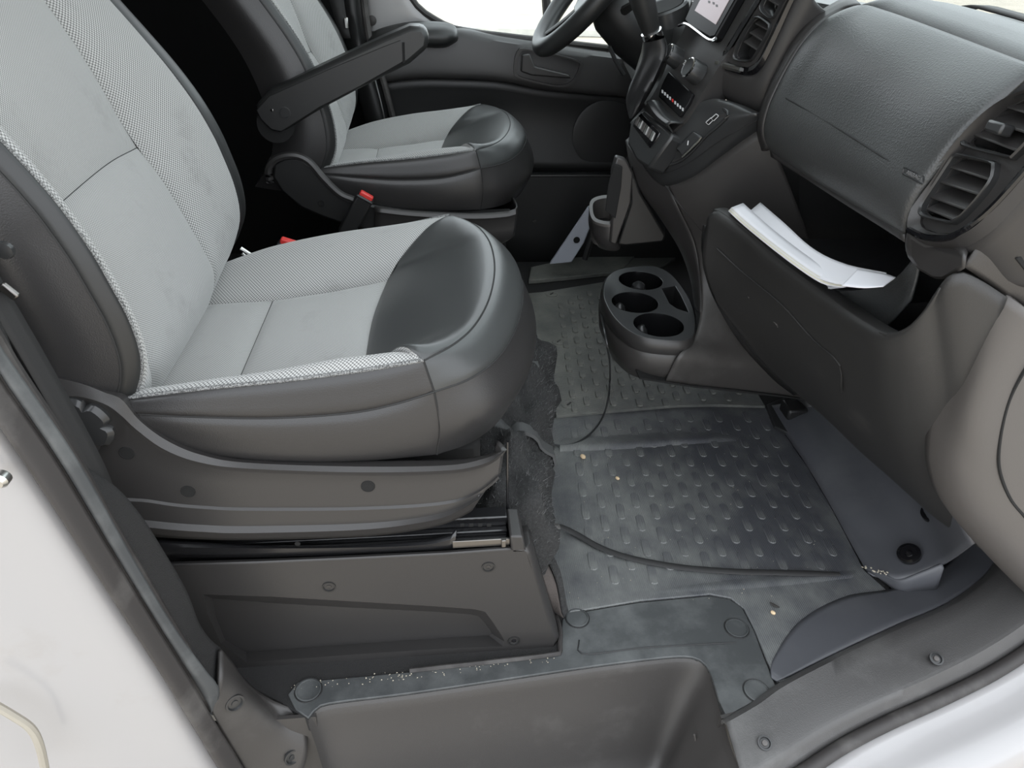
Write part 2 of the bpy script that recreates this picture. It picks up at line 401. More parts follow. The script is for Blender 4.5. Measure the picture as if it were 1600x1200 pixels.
# tread plate between the step and the mat
tr_px = [(879, 968), (885, 960), (1000, 941), (1110, 931), (1140, 936), (1160, 950), (1178, 985), (1195, 1030), (1212, 1072), (1170, 1100), (1135, 1118)]
tread_o = [P(a, b, z=.004) for a, b in tr_px]
tread = tread_o+[np.array([r[0], r[1]+.001, .004]) for r in RIM[::-1][2:]]+[P(462, 1108, z=.004), P(450, 1085, z=.004), P(465, 1066, z=.004), P(640, 1050, z=.004), P(872, 1022, z=.004)]
o = prism('tread_plate', tread, (0, 0, -.006), 'tread', None, .0012); tag(o, 'scuffed black tread plate between step well and floor mat', 'tread plate', kind='structure')
TREAD = o
for i, (a, b) in enumerate([(1151, 982), (1182, 1080), (482, 1079)]):
    c = P(a, b, z=.004)
    pg = lathe('floor_plug', c, (0, 0, 1), [(.0195, 0), (.0195, .0022), (.0175, .0026), (.0170, .0010), (.006, .0010)], 'tread', TREAD); tube('plug_groove', [c+A(.0205*math.cos(t), .0205*math.sin(t), .0006) for t in np.linspace(0, 2*np.pi, 24, endpoint=False)], .0011, 'thread', TREAD, n=32, k=5, closed=True)
c = P(902, 966, z=.004); lathe('floor_plug', c, (0, 0, 1), [(.0195, 0), (.0195, .0022), (.0175, .0026), (.0170, .0010), (.006, .0010)], 'tread', TREAD); tube('plug_groove', [c+A(.0205*math.cos(t), .0205*math.sin(t), .0006) for t in np.linspace(0, 2*np.pi, 24, endpoint=False)], .0011, 'thread', TREAD, n=32, k=5, closed=True)
tube('tread_line', [P(905, 1000, z=.0045), P(912, 1022, z=.0045), P(1010, 1012, z=.0045), P(1150, 1004, z=.0045)], .0012, 'plastic_smooth', TREAD, n=30)

# rubber floor mats with raised studs
def mat_slab(name, px, z, m, label, thick=.006):
    o = prism(name, [P(a, b, z=z) for a, b in px], (0, 0, -thick), m, None, .0015)
    return tag(o, label, 'floor mat')
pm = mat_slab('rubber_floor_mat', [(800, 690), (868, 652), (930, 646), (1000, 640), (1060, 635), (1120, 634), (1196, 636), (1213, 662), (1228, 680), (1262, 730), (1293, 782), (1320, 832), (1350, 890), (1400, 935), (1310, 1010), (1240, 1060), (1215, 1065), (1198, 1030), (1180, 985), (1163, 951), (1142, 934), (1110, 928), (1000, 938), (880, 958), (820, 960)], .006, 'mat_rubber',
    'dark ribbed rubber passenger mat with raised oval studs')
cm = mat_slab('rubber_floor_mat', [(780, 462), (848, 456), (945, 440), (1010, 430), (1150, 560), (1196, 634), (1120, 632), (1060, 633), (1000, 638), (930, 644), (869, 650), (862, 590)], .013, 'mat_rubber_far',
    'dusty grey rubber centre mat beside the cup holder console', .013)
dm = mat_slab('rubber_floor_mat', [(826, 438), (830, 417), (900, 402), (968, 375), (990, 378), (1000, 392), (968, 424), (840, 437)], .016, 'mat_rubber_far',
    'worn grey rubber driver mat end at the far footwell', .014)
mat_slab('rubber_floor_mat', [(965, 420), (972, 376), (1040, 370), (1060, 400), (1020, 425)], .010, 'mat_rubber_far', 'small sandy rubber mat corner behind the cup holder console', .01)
STUD = None
def stud(c, parent, zz, ln_=.030, w=.0085, m='mat_rubber', h=.0019, rot=-.09):
    global STUD
    key = m
    if STUD is None: STUD = {}
    if key not in STUD:
        ol = []
        for q in range(10):
            t = math.radians(180*q/9); ol.append((w*math.cos(t), ln_/2+w*math.sin(t)))
        for q in range(10):
            t = math.radians(180+180*q/9); ol.append((w*math.cos(t), -ln_/2+w*math.sin(t)))
        V = [(a, b, 0) for a, b in ol]+[(a*.86, b*.94, h) for a, b in ol]; n = 20
        me = bpy.data.meshes.new('stud'); me.from_pydata(V, [], [(i, (i+1) % n, n+(i+1) % n, n+i) for i in range(n)]+[tuple(range(n, 2*n))]); me.materials.append(MAT[m])
        STUD[key] = me
    o = bpy.data.objects.new('stud', STUD[key]); COL.objects.link(o); o.parent = parent
    o.location = (c[0], c[1], zz); o.rotation_euler = (0, 0, rot)
from math import floor as _fl
def inside(p, poly):
    r = False; j = len(poly)-1
    for i in range(len(poly)):
        xi, yi = poly[i]; xj, yj = poly[j]
        if (yi > p[1]) != (yj > p[1]) and p[0] < (xj-xi)*(p[1]-yi)/(yj-yi)+xi: r = not r
        j = i
    return r
pm_poly = [tuple(P(a, b, z=.006)[:2]) for a, b in [(880, 672), (930, 655), (1060, 645), (1185, 645), (1250, 740), (1310, 850), (1325, 880), (1200, 885), (1100, 890), (1045, 905), (955, 918), (905, 860)]]
cm_poly = [tuple(P(a, b, z=.013)[:2]) for a, b in [(862, 470), (940, 455), (1010, 470), (1150, 600), (1160, 625), (900, 640), (878, 630)]]
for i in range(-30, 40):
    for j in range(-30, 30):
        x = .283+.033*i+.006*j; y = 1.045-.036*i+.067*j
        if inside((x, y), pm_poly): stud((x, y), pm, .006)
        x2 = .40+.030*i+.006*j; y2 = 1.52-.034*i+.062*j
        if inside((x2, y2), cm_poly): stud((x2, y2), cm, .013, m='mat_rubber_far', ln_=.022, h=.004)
for (a, b) in [(862, 460), (873, 534), (889, 632)]:
    c = P(a, b, z=.013)
    r = lathe('mat_clip', c, (0, 0, 1), [(.020, 0), (.020, .002), (.017, .003), (.013, .003), (.012, .0015), (.005, .0015)], 'mat_rubber_far', cm, k=20)
    obox('mat_clip_slot', c+A(0, 0, .003), (.016, .004, .002), 'rubber', cm, rot=.8, bevel=.0005)
loft('mat_ridge', [[P(862, 545, z=.0135), P(945, 538, z=.0135)], [P(862, 548, z=.0155), P(945, 541, z=.0155)], [P(863, 553, z=.0135), P(946, 546, z=.0135)]], 'mat_rubber_far', cm, nu=10, smooth=False)
# the swelling across the passenger mat
sw0 = [P(875, 706, z=.0055), P(960, 703, z=.0055), P(1060, 696, z=.0055), P(1150, 690, z=.0055)]
sw1 = [P(875, 696, z=.014), P(960, 692, z=.015), P(1060, 686, z=.014), P(1150, 683, z=.008)]
sw2 = [P(880, 684, z=.0055), P(960, 679, z=.0055), P(1060, 674, z=.0055), P(1150, 676, z=.0055)]
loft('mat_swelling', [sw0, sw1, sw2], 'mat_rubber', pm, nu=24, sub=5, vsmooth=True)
# fold running from the toe board towards the seat
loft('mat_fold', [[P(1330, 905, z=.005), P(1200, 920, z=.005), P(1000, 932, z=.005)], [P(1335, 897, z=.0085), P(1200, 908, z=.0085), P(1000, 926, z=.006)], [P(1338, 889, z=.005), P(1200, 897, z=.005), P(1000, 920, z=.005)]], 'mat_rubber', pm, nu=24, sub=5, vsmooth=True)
# smooth apron of the mat along the sill
apr = [(1216, 1062), (1205, 1040), (1222, 1005), (1265, 960), (1320, 930), (1395, 915), (1430, 925), (1500, 880), (1560, 850), (1570, 830), (1580, 850), (1545, 905), (1480, 950), (1400, 985), (1300, 1020)]
ap0 = [P(1205, 1058, z=.007), P(1208, 1030, z=.007), P(1250, 970, z=.007), P(1320, 932, z=.007), P(1400, 918, z=.012), P(1475, 884, z=.035), P(1515, 835, z=.065), P(1535, 800, z=.10)]
ap1 = [P(1214, 1064, z=.008), P(1240, 1052, z=.012), P(1300, 1022, z=.020), P(1400, 975, z=.032), P(1480, 940, z=.046), P(1545, 895, z=.066), P(1590, 850, z=.10)]
loft('mat_apron', [ap0, ap1], 'mat_smooth', pm, nu=40, sub=8, solid=.004)

# toe board: a raised rubber ramp at the front of the passenger footwell
tb0 = [P(1196, 634, z=.007), P(1228, 680, z=.007), P(1262, 730, z=.007), P(1293, 782, z=.007), P(1322, 835, z=.007), P(1350, 886, z=.007)]
tb1 = [P(1225, 630, z=.03), P(1262, 690, z=.035), P(1300, 740, z=.035), P(1340, 800, z=.035), P(1380, 850, z=.035), P(1405, 905, z=.035)]
tb2 = [P(1300, 610, z=.10), P(1340, 665, z=.10), P(1370, 710, z=.10), P(1410, 765, z=.10), P(1450, 820, z=.10), P(1472, 880, z=.09)]
tb3 = [P(1330, 590, z=.25), P(1380, 650, z=.25), P(1420, 700, z=.25), P(1450, 750, z=.25), P(1490, 800, z=.25), P(1520, 850, z=.22)]
tb = loft('toe_board', [tb0, tb1, tb2, tb3], 'mat_smooth', nu=40, sub=6, vsmooth=True, solid=.006)
tag(tb, 'smooth dark rubber toe board rising at the front of the passenger footwell', 'toe board')
ends = [tb0[-1], P(1378, 896, z=.022), tb1[-1], P(1440, 893, z=.064), tb2[-1]]
loft('corner_block', [ends, [p+A(.002, -.006, -.006) for p in ends], [A(p[0]+.004, p[1]-.012, .009+.35*max(0, p[2]-.03)) for p in ends]], 'mat_smooth', tb, nu=24, sub=2, solid=.004)
prism('corner_notch', [p+A(0, -.008, 0) for p in (P(1418, 908, z=.034), P(1458, 889, z=.055), P(1452, 903, z=.034), P(1424, 920, z=.018))], (0, .004, 0), 'plastic_dark', tb, .001)
for (a, b, zz) in [(1421, 867, .058), (1458, 803, .115)]:
    c = P(a, b, z=zz); nn = A(-.55, -.05, .83)
    f_ = lathe('fastener', c+nn*.004, nn, [(.020, -.004), (.020, .003), (.015, .004), (.014, .002), (.007, .002), (.006, .005), (.002, .006)], 'gloss_black', tb)
# torn edge with dried mud
for q in range(16):
    t_ = random.random(); c = P(1346+t_*46, 887+t_*11+random.uniform(-4, 2), z=.012+.022*t_)
    lathe('mud_crumb', c, (random.uniform(-.6, .6), random.uniform(-.6, .6), 1), [(.0006, -.001), (random.uniform(.0008, .0028), .0006), (.0006, .0016)], 'dust', tb, k=5, sx=random.uniform(.8, 2))
# pedal-side foot of the console at the far end of the toe board
bt = thing('console_foot', 'black moulded console foot standing at the far end of the toe board', 'bracket', tuple(P(1265, 650, z=.0)))
prism('foot_plate', [P(a, b, z=.014) for a, b in [(1197, 632), (1210, 665), (1235, 678), (1312, 660), (1310, 640), (1240, 615)]], (0, 0, -.01), 'plastic_smooth', bt, .002)
lathe('foot_column', P(1262, 648, z=.014), (.1, .1, 1), [(.055, 0), (.050, .01), (.046, .05), (.046, .16)], 'plastic_dark', bt, k=24, sx=1.0, sy=.7)
obox('foot_step', P(1240, 640, z=.04), (.05, .05, .03), 'plastic_dark', bt, bevel=.006)

# ------------------------------------------------------------------ seats
YC = 1.0
SEAT_BASE = (-.13, YC, .25)
def skew(x, y):
    w = min(1, max(0, (x+.30)/.30)); return x+.085*(y-YC)*w
def S3(x, s, z):                          # seat-space point -> world (s = offset from the seat centre line)
    return A(skew(x, YC+s), YC+s, z)
def make_upholstery(root):
    """cushion and backrest with panels, piping and stitched seams"""
    near, far = -1, 1
    dz = lambda x, sd: 0 if sd < 0 else float(np.interp(x, [-.42, -.36, -.28, -.18, -.08, 0], [-.075, -.062, -.040, -.020, -.010, 0]))
    pip = lambda sd: [S3(x, sd*w_, z+dz(x, sd)) for x, w_, z in [(-.42, .258, .508), (-.36, .262, .518), (-.28, .264, .528), (-.18, .264, .536), (-.08, .262, .546), (.0, .258, .556)]]
    inr = lambda sd: ([S3(-.42, .10, .458), S3(-.28, .105, .464), S3(-.18, .122, .470), S3(-.098, .140, .482)] if sd > 0 else
                     [S3(-.42, -.19, .458), S3(-.28, -.185, .464), S3(-.18, -.180, .470), S3(-.098, -.17, .482)])
    seam = lambda sd: [S3(x, sd*w_, z+dz(x, sd)) for x, w_, z in [(-.42, .262, .500), (-.37, .270, .500), (-.30, .272, .494), (-.20, .273, .489), (-.10, .272, .492), (-.04, .269, .501), (.012, .264, .514)]]
    bot = lambda sd: [S3(-.42, sd*.240, .47), S3(-.36, sd*.255, .445), S3(-.28, sd*.262, .422), S3(-.18, sd*.265, .411), S3(-.08, sd*.264, .409), S3(.012, sd*.258, .410)]
    arc = lambda tab, z: [S3(x, s, zz) for x, s, zz in [(x, -s, z(s)) for x, s in tab]+[(x, s, z(s)) for x, s in tab[::-1][1:]]]
    nose_in = arc([(.0, .258), (.035, .222), (.060, .175), (.078, .10), (.085, 0)], lambda s: .556+.006*(1-(s/.26)**2))
    outer = arc([(.012, .264), (.055, .240), (.088, .200), (.112, .140), (.126, .065), (.130, 0)], lambda s: .514+.012*(1-(s/.264)**2))
    mid = arc([(.018, .268), (.070, .247), (.108, .204), (.136, .140), (.150, .065), (.154, 0)], lambda s: .462)
    base = arc([(.012, .258), (.055, .236), (.090, .195), (.115, .135), (.128, .065), (.132, 0)], lambda s: .410)
    rearb = [S3(.0, -.258, .556), S3(-.030, -.240, .566), S3(-.070, -.205, .520), S3(-.098, -.17, .482), S3(-.106, 0, .480), S3(-.098, .140, .482), S3(-.075, .165, .515), S3(-.035, .215, .548), S3(.0, .258, .556)]
    body = loft('cushion', [outer, mid, base], 'leather', root, nu=64, sub=7, vsmooth=True)
    for sd in (near, far):
        side = patch('side_lower_panel', seam(sd), bot(sd), [seam(sd)[0], bot(sd)[0]], [seam(sd)[-1], (seam(sd)[-1]+bot(sd)[-1])/2+A(.006, sd*.004, 0), bot(sd)[-1]], 'leather', body, nu=44, nv=14, out=(0, sd, 0), pillow=(.007, .35))
        patch('side_upper_panel', pip(sd), seam(sd), [pip(sd)[0], seam(sd)[0]], [pip(sd)[-1], seam(sd)[-1]], 'leather', body, nu=44, nv=12, out=(0, sd, .6), pillow=(.006, .3))
        # fabric bolster
        d0 = [pip(sd)[0], S3(-.42, sd*.2, .47), inr(sd)[0]]
        fr = rearb[:4] if sd < 0 else rearb[::-1][:4]
        if sd > 0: patch('bolster_panel', pip(sd), inr(sd), d0, fr, 'fabric_bolster', body, nu=44, nv=26, out=(0, 0, 1), pillow=(.016, .5))
        else:
            pp = crv(pip(sd), 30); ii = crv(inr(sd)+[rearb[2], rearb[1], rearb[0]], 30) if False else crv(inr(sd), 30)
            hgt = np.interp(np.linspace(0, 1, 30), [0, .25, .5, .75, .92, 1], [.002, .002, .006, .013, .010, 0])
            cr = pp.copy(); cr[:, 1] += .016; cr[:, 2] += hgt
            dn = pp*.45+ii*.55; dn[:, 2] = dn[:, 2]*.5+(pp[:, 2]+hgt)*.5-.006
            rowc = crv(rearb[:4], 4); 
            for arr, q in ((cr, 1), (dn, 2)): arr[-1] = rearb[q]
            loft('bolster_panel', [pp, cr, dn, ii], 'fabric_bolster', body, nu=44, sub=7, vsmooth=True, out=(0, 0, 1))
        tube('piping', [p+A(0, 0, .001) for p in pip(sd)],   .0026, 'piping_weave', body, n=60, k=6)
        tube('stitched_seam', [p+A(0, sd*.0005, 0) for p in seam(sd)], .0014, 'thread', body, n=60, k=5)
        tube('stitched_seam', [seam(sd)[-1], (seam(sd)[-1]+bot(sd)[-1])/2+A(.006, sd*.005, 0), bot(sd)[-1]], .0014, 'thread', body, n=20, k=5)
        tube('stitched_seam', [pip(sd)[-1], seam(sd)[-1]], .0014, 'thread', body, n=12, k=5)
    a0, a1 = inr(-1), inr(1)
    strip = [S3(-.28, -.185, .464), S3(-.28, .105, .464)]
    patch('centre_rear_panel', [a0[0], a1[0]], strip, [a0[0], a0[1]], [a1[0], a1[1]], 'fabric_centre', body, nu=24, nv=16, out=(0, 0, 1), pillow=(.014, .35))
    patch('centre_front_panel', strip, [rearb[3], rearb[4], rearb[5]], a0[1:], a1[1:], 'fabric_centre', body, nu=24, nv=20, out=(0, 0, 1), pillow=(.016, .4))
    tube('stitched_seam', [p+A(0, 0, -.0002) for p in strip], .0009, 'thread', body, n=10, k=5)
    patch('nose_panel', rearb, nose_in, [rearb[0]], [rearb[-1]], 'leather_nose', body, nu=52, nv=28, out=(0, 0, 1), pillow=(.010, .35))
    patch('front_band', nose_in, outer, [nose_in[0], outer[0]], [nose_in[-1], outer[-1]], 'leather_nose', body, nu=64, nv=12, out=(.5, 0, 1), pillow=(.008, .4))
    tube('stitched_seam', nose_in, .0014, 'thread', body, n=80, k=5)
    tube('stitched_seam', outer, .0014, 'thread', body, n=80, k=5)
    # closed underside
    ub = bot(-1)+base[1:-1]+bot(1)[::-1]
    mesh_obj('cushion_pan', ub, [tuple(range(len(ub)))], 'plastic_dark', body, False)

    # backrest
    Zs = [.46, .50, .525, .55, .58, .62, .66, .70, .75, .80, .85, .90, 1.0, 1.1, 1.17]
    XB = [-.41, -.378, -.364, -.353, -.348, -.350, -.358, -.368, -.387, -.414, -.447, -.481, -.545, -.600, -.640]
    XC = [-.385, -.372, -.369, -.375, -.384, -.397, -.411, -.430, -.451, -.466, -.484, -.506, -.553, -.602, -.640]
    HW = [.240, .248, .252, .253, .253, .253, .253, .252, .250, .248, .245, .240, .226, .200, .150]
    edge = lambda sd: [A(x, YC+sd*h, z) for x, h, z in zip(XB, HW, Zs)]
    inn = lambda sd: [A(x, YC+(.11*min(1, h/.2) if sd > 0 else -(h-.045)), z) for x, h, z in zip(XC, HW, Zs)]
    bandc = lambda sd: [A(x-.019 if sd < 0 else x+.004, YC+sd*(h+(.014 if sd < 0 else .030)), z) for x, h, z in zip(XB, HW, Zs)]
    sidec = lambda sd: [A(x-.075, YC+sd*(h+(.022 if sd < 0 else .034)), z) for x, h, z in zip(XB, HW, Zs)]
    backc = lambda sd: [A(x-.145, YC+sd*(h-.01), z) for x, h, z in zip(XB, HW, Zs)]
    b = loft('backrest', [backc(-1), [A(p[0]-.012, YC, p[2]) for p in backc(1)], backc(1)], 'leather_plain', root, nu=50, sub=6, vsmooth=True, out=(-1, 0, 0))
    cut = 7                                                       # the cross seam of the centre panel, z = .714
    xs = A(-.438, 0, .714)
    cy_ = {1: YC+.11, -1: YC-.206}
    lo = lambda sd: inn(sd)[:cut+1]+[A(xs[0], cy_[sd], xs[2])]
    hi = lambda sd: [A(xs[0], cy_[sd], xs[2])]+inn(sd)[cut+1:]
    cross = [A(xs[0], YC-.206, xs[2]), A(xs[0]-.004, YC, xs[2]+.004), A(xs[0], YC+.11, xs[2])]
    patch('centre_lower_panel', [lo(-1)[0], lo(1)[0]], cross, lo(-1), lo(1), 'fabric_centre', b, nu=26, nv=34, out=(1, 0, .2), pillow=(.012, .3))
    patch('centre_upper_panel', cross, [hi(-1)[-1], hi(1)[-1]], hi(-1), hi(1), 'fabric_centre', b, nu=26, nv=40, out=(1, 0, .2), pillow=(.010, .3))
    tube('stitched_seam', [c_+A(-.0003, 0, 0) for c_ in cross], .0009, 'thread', b, n=16, k=5)
    for sd in (-1, 1):
        patch('bolster_panel', inn(sd), edge(sd), [inn(sd)[0], edge(sd)[0]], [inn(sd)[-1], edge(sd)[-1]], 'fabric_bolster', b, nu=60, nv=20, out=(1, 0, .2), pillow=(.014, .4))
        tube('piping', edge(sd), .0024, 'piping_weave' if sd < 0 else 'thread', b, n=80, k=6)
        patch('edge_band', edge(sd), bandc(sd), [edge(sd)[0], bandc(sd)[0]], [edge(sd)[-1], bandc(sd)[-1]], 'leather_plain', b, nu=60, nv=8, out=(.5, sd, 0), pillow=(.004, .4))
        tube('stitched_seam', bandc(sd), .0015, 'thread', b, n=80, k=5)
        loft('side_panel', [bandc(sd), sidec(sd), backc(sd)], 'leather', b, nu=60, sub=6, vsmooth=True, out=(0, sd, 0))
    top = edge(-1)[-1:]+[A(-.66, YC, 1.20)]+edge(1)[-1:]
    loft('top_panel', [top, [p+A(-.06, 0, .012) for p in top], [backc(-1)[-1], A(XB[-1]-.16, YC, 1.18), backc(1)[-1]]], 'leather', b, nu=20, sub=4, vsmooth=True, out=(0, 0, 1))
    return body, b
ps = thing('passenger_seat', 'near grey and black upholstered passenger seat on the plastic pedestal', 'seat', SEAT_BASE, 'front cab seats')
CUSHION, BACKREST = make_upholstery(ps)

# passenger seat: outboard plastic skirt, as curves over the near side (pixel row, depth)
def yc(px, y): return [P(a, b, y=y) for a, b in px]
def wrap(c, dy=.05):                       # turn the front end of a skirt curve round the corner
    e = c[-1]; return c+[e+A(.002, .008, -.002), e+A(-.004, .022, -.004)]
t0 = yc([(60, 580), (87, 583), (126, 590), (168, 605), (196, 612), (224, 644), (266, 675), (315, 698), (385, 712), (560, 717), (700, 717), (752, 712), (781, 703)], .742)
t1 = yc([(60, 600), (87, 592), (126, 599), (165, 614), (190, 624), (218, 657), (260, 688), (312, 710), (385, 723), (560, 729), (700, 727), (758, 716), (784, 705)], .7215)
t2 = yc([(60, 620), (87, 620), (126, 620), (165, 632), (188, 648), (214, 672), (256, 702), (310, 722), (385, 732), (560, 738), (700, 735), (758, 724), (785, 708)], .7150)
t2b = yc([(60, 625), (87, 625), (126, 627), (165, 640), (188, 655), (214, 679), (256, 709), (310, 728), (385, 738), (560, 744), (700, 741), (758, 729), (784, 712)], .7185)
t3 = yc([(60, 760), (87, 765), (126, 770), (165, 775), (200, 778), (230, 780), (270, 786), (315, 790), (385, 793), (560, 792), (690, 784), (745, 768), (779, 742)], .7185)
t4 = yc([(60, 765), (87, 770), (126, 775), (165, 780), (200, 783), (230, 785), (270, 791), (315, 795), (385, 798), (560, 797), (690, 789), (743, 772), (778, 745)], .7150)
t5 = yc([(60, 800), (87, 803), (126, 806), (165, 809), (200, 811), (230, 813), (270, 817), (315, 820), (385, 822), (560, 818), (660, 808), (712, 794), (755, 770)], .7155)
t6 = yc([(60, 812), (87, 814), (126, 817), (165, 820), (200, 822), (230, 824), (270, 828), (315, 831), (385, 833), (560, 828), (655, 817), (705, 804), (748, 780)], .7085)
t7 = yc([(60, 826), (87, 828), (126, 831), (165, 834), (200, 836), (230, 838), (270, 841), (315, 843), (385, 844), (560, 839), (650, 829), (700, 817), (735, 800)], .722)
skirt = loft('side_skirt', [wrap(c) for c in (t0, t1, t2, t2b, t3, t4, t5, t6, t7)], 'plastic', ps, nu=90, sub=3, out=(0, -1, .2), solid=.004, angle=25)
for (a, b) in [(198, 708), (294, 768), (575, 760)]:
    lathe('screw_recess', P(a, b, y=.7183), (0, -1, 0), [(.0092, -.002), (.0092, .0008), (.0080, .0010), (.0076, .0005), (.004, .0004)], 'void', skirt, k=20)
obox('under_seat_shade', (-.16, 1.0, .355), (.42, .46, .10), 'void', ps, bevel=.01)  # black box added to stand in for the shade under the cushion
kn = lathe('recliner_knob', P(133, 650, y=.735), (0, -1, 0), [(.052, 0), (.052, .006), (.040, .008), (.040, .022), (.034, .027), (.012, .028)], 'plastic_smooth', ps, k=48, grips=(.22, 6, .03))
# runner under the skirt
rail = thing('seat_runner', 'shiny black steel seat runner under the near seat', 'rail', tuple(P(520, 850, y=.76)))
r0 = P(205, 850, y=.75); r1 = P(792, 836, y=.75)
loft('runner_cover', [[P(205, 842, y=.748), P(450, 852, y=.748), P(640, 846, y=.748), P(700, 836, y=.748), P(712, 826, y=.748)], [P(205, 854, y=.742), P(450, 857, y=.742), P(640, 853, y=.742), P(700, 844, y=.742), P(712, 836, y=.742)], [P(205, 872, y=.744), P(450, 870, y=.744), P(640, 863, y=.744), P(700, 860, y=.744), P(712, 859, y=.744)]], 'metal_black', rail, nu=40, sub=2, solid=.003)
for (pz, hh, m, yy) in [(812, .018, 'metal_black', .775), (830, .010, 'metal_black', .765), (846, .020, 'metal_black', .758)]:
    e = P(793, pz, y=yy); obox('runner_bar', (e[0]-.30, yy+.012, e[2]-.003), (.60, .024, hh), m, rail, bevel=.002)
e = P(752, 848, y=.744); obox('runner_lip', e, (.085, .004, .014), 'steel_dark', rail, bevel=.001)
e = P(787, 848, y=.741); obox('runner_stop', e, (.007, .006, .014), 'steel_dark', rail, bevel=.001)
for q in range(4):
    e = P(722+q*14, 820, y=.762); obox('runner_slot', e, (.007, .003, .006), 'void', rail, bevel=.001)
lathe('runner_hole', P(465, 849, y=.742), (0, -1, 0), [(.004, 0), (.004, .001), (.003, .0012)], 'void', rail, k=12)
# thin steel upright at the seat front
o = tube('seat_lift_rod', [P(793, 690, y=.80), P(793, 770, y=.80), P(794, 838, y=.80)], .0022, 'metal_black', ps, n=8, k=6)

# pedestal box below the near seat
pd = thing('seat_pedestal', 'black plastic seat pedestal with a long tapering recess under the near seat', 'pedestal', tuple(P(600, 1040, z=0)))
yf = .734
def F(px, py, d=0): return P(px, py, y=yf+d)
o_tl, o_tr, o_br, o_bl = (262, 884), (818, 851), (866, 1012), (330, 1060)
outer_r = [F(262, 886), F(400, 882), F(540, 876), F(700, 868), F(806, 860), F(822, 862), F(836, 908), F(852, 960), F(866, 1004), F(864, 1013), F(740, 1024), F(560, 1040), F(420, 1052), F(360, 1058), F(340, 1030), F(300, 960)]
inner_r = [F(318, 929), F(420, 932), F(540, 939), F(690, 948), F(742, 952), F(758, 956), F(770, 972), F(782, 990), F(789, 1003), F(786, 1010), F(700, 1013), F(560, 1022), F(440, 1031), F(385, 1035), F(345, 1005), F(325, 960)]
floor_r = [F(332, 935, .025), F(420, 942, .025), F(540, 949, .025), F(680, 956, .025), F(735, 960, .025), F(748, 963, .025), F(758, 974, .025), F(766, 985, .025), F(768, 990, .025), F(764, 993, .025), F(690, 997, .025), F(560, 1006, .025), F(440, 1015, .025), F(385, 1019, .025), F(352, 1000, .025), F(338, 965, .025)]
G = np.array([np.array(outer_r), np.array(inner_r), np.array(floor_r)])
fp = grid_obj('face_panel', G, 'plastic', pd, closed=True, out=(0, -1, 0), angle=20)
mesh_obj('recess_floor', floor_r, [tuple(range(len(floor_r)))], 'plastic', fp, False)
top = [outer_r[0], outer_r[1], outer_r[2], outer_r[3], outer_r[4]]
loft('top_lip', [top, [p+A(0, .003, .003) for p in top], [p+A(0, .008, .002) for p in top], [p+A(0, .010, -.03) for p in top]], 'plastic', pd, nu=20, smooth=False, out=(0, -.3, 1), solid=.002)
# front end of the box (faces the dashboard)
fr0 = [outer_r[4], outer_r[5], outer_r[6], outer_r[7], outer_r[8], outer_r[9]]
loft('front_panel', [fr0, [p+A(.010, .012, 0) for p in fr0], [p+A(.010, .05, 0) for p in fr0]], 'plastic', pd, nu=20, sub=2, out=(1, -.3, 0), solid=.003)
prism('corner_post', [F(797, 838), F(817, 838), F(823, 864), F(799, 864)], (0, .06, 0), 'plastic', pd, .003)
obox('pedestal_core', (-.18, 1.0, .11), (.46, .46, .21), 'plastic_dark', pd, bevel=.01)
for (a, b) in [(514, 917), (763, 886), (803, 1001)]:
    s_ = lathe('screw_recess', F(a, b, -.0005), (0, -1, 0), [(.010, -.002), (.010, .001), (.008, .0012), (.0072, -.0018), (.004, -.0016)], 'plastic_dark', fp, k=18)
    lathe('screw', F(a, b, 0), (0, -1, 0), [(.0042, -.001), (.004, .0006), (.0015, .0008)], 'metal_black', fp, k=10)
ft = [outer_r[9], outer_r[10], outer_r[11], outer_r[12], outer_r[13]]
loft('foot_flange', [ft, [p+A(0, -.006, -.004) for p in ft], [p+A(0, -.016, -.008) for p in ft]], 'rubber', pd, nu=20, out=(0, -1, 1), solid=.002)
e0 = P(868, 1018, z=.004); 
tube('foot_edge', [P(842, 920, z=.006), P(872, 970, z=.006), P(874, 1012, z=.006), P(860, 1023, z=.006), P(640, 1048, z=.006)], .004, 'rubber', pd, n=30)

# driver seat: the same upholstery, one aisle further, with armrest and inboard trim
DOFF = (.118, .972, 0)
ds = thing('driver_seat', 'far grey and black upholstered driver seat with a folding armrest', 'seat', tuple(np.array(SEAT_BASE)+np.array(DOFF)), 'front cab seats')
copy_tree(CUSHION, ds); copy_tree(BACKREST, ds)
yd = 1.700
# armrest: rounded padded bar hinged to the near side of the backrest
ax0 = [(398, 165), (420, 142), (520, 95), (600, 58), (640, 41), (662, 42), (671, 58), (668, 76), (640, 100), (560, 140), (500, 172), (440, 208), (424, 205), (405, 185)]
arm_n = [P(a, b, y=1.655) for a, b in ax0]
arm = prism('armrest', arm_n, (0, .072, .0), 'leather_plain', ds, .010)
pl_ = [P(a, b, y=1.654) for a, b in [(400, 172), (420, 150), (520, 105), (600, 72), (626, 62), (631, 66), (632, 96), (560, 137), (500, 168), (440, 206), (424, 203), (407, 186)]]
pln = prism('armrest_cover', pl_, (0, .004, 0), 'plastic_dark', arm, .002)  # darker plastic here; dimness of the far side put into the colour
prism('armrest_notch', [P(a, b, y=1.6535) for a, b in [(628, 66), (632, 66), (633, 98), (629, 100)]], (0, .003, 0), 'void', arm)
lathe('hinge_cap', P(445, 176, y=1.6535), (0, -1, 0), [(.0125, 0), (.0125, .001), (.0105, .0012), (.010, -.0005)], 'plastic_smooth', arm, k=20)
lathe('rivet', P(425, 172, y=1.6535), (0, -1, 0), [(.003, 0), (.003, .0012), (.001, .0015)], 'chrome', arm, k=10)
lathe('armrest_hinge', P(430, 195, y=1.665), (0, 1, 0), [(.040, 0), (.040, .05), (.03, .06)], 'void', ds, k=20)
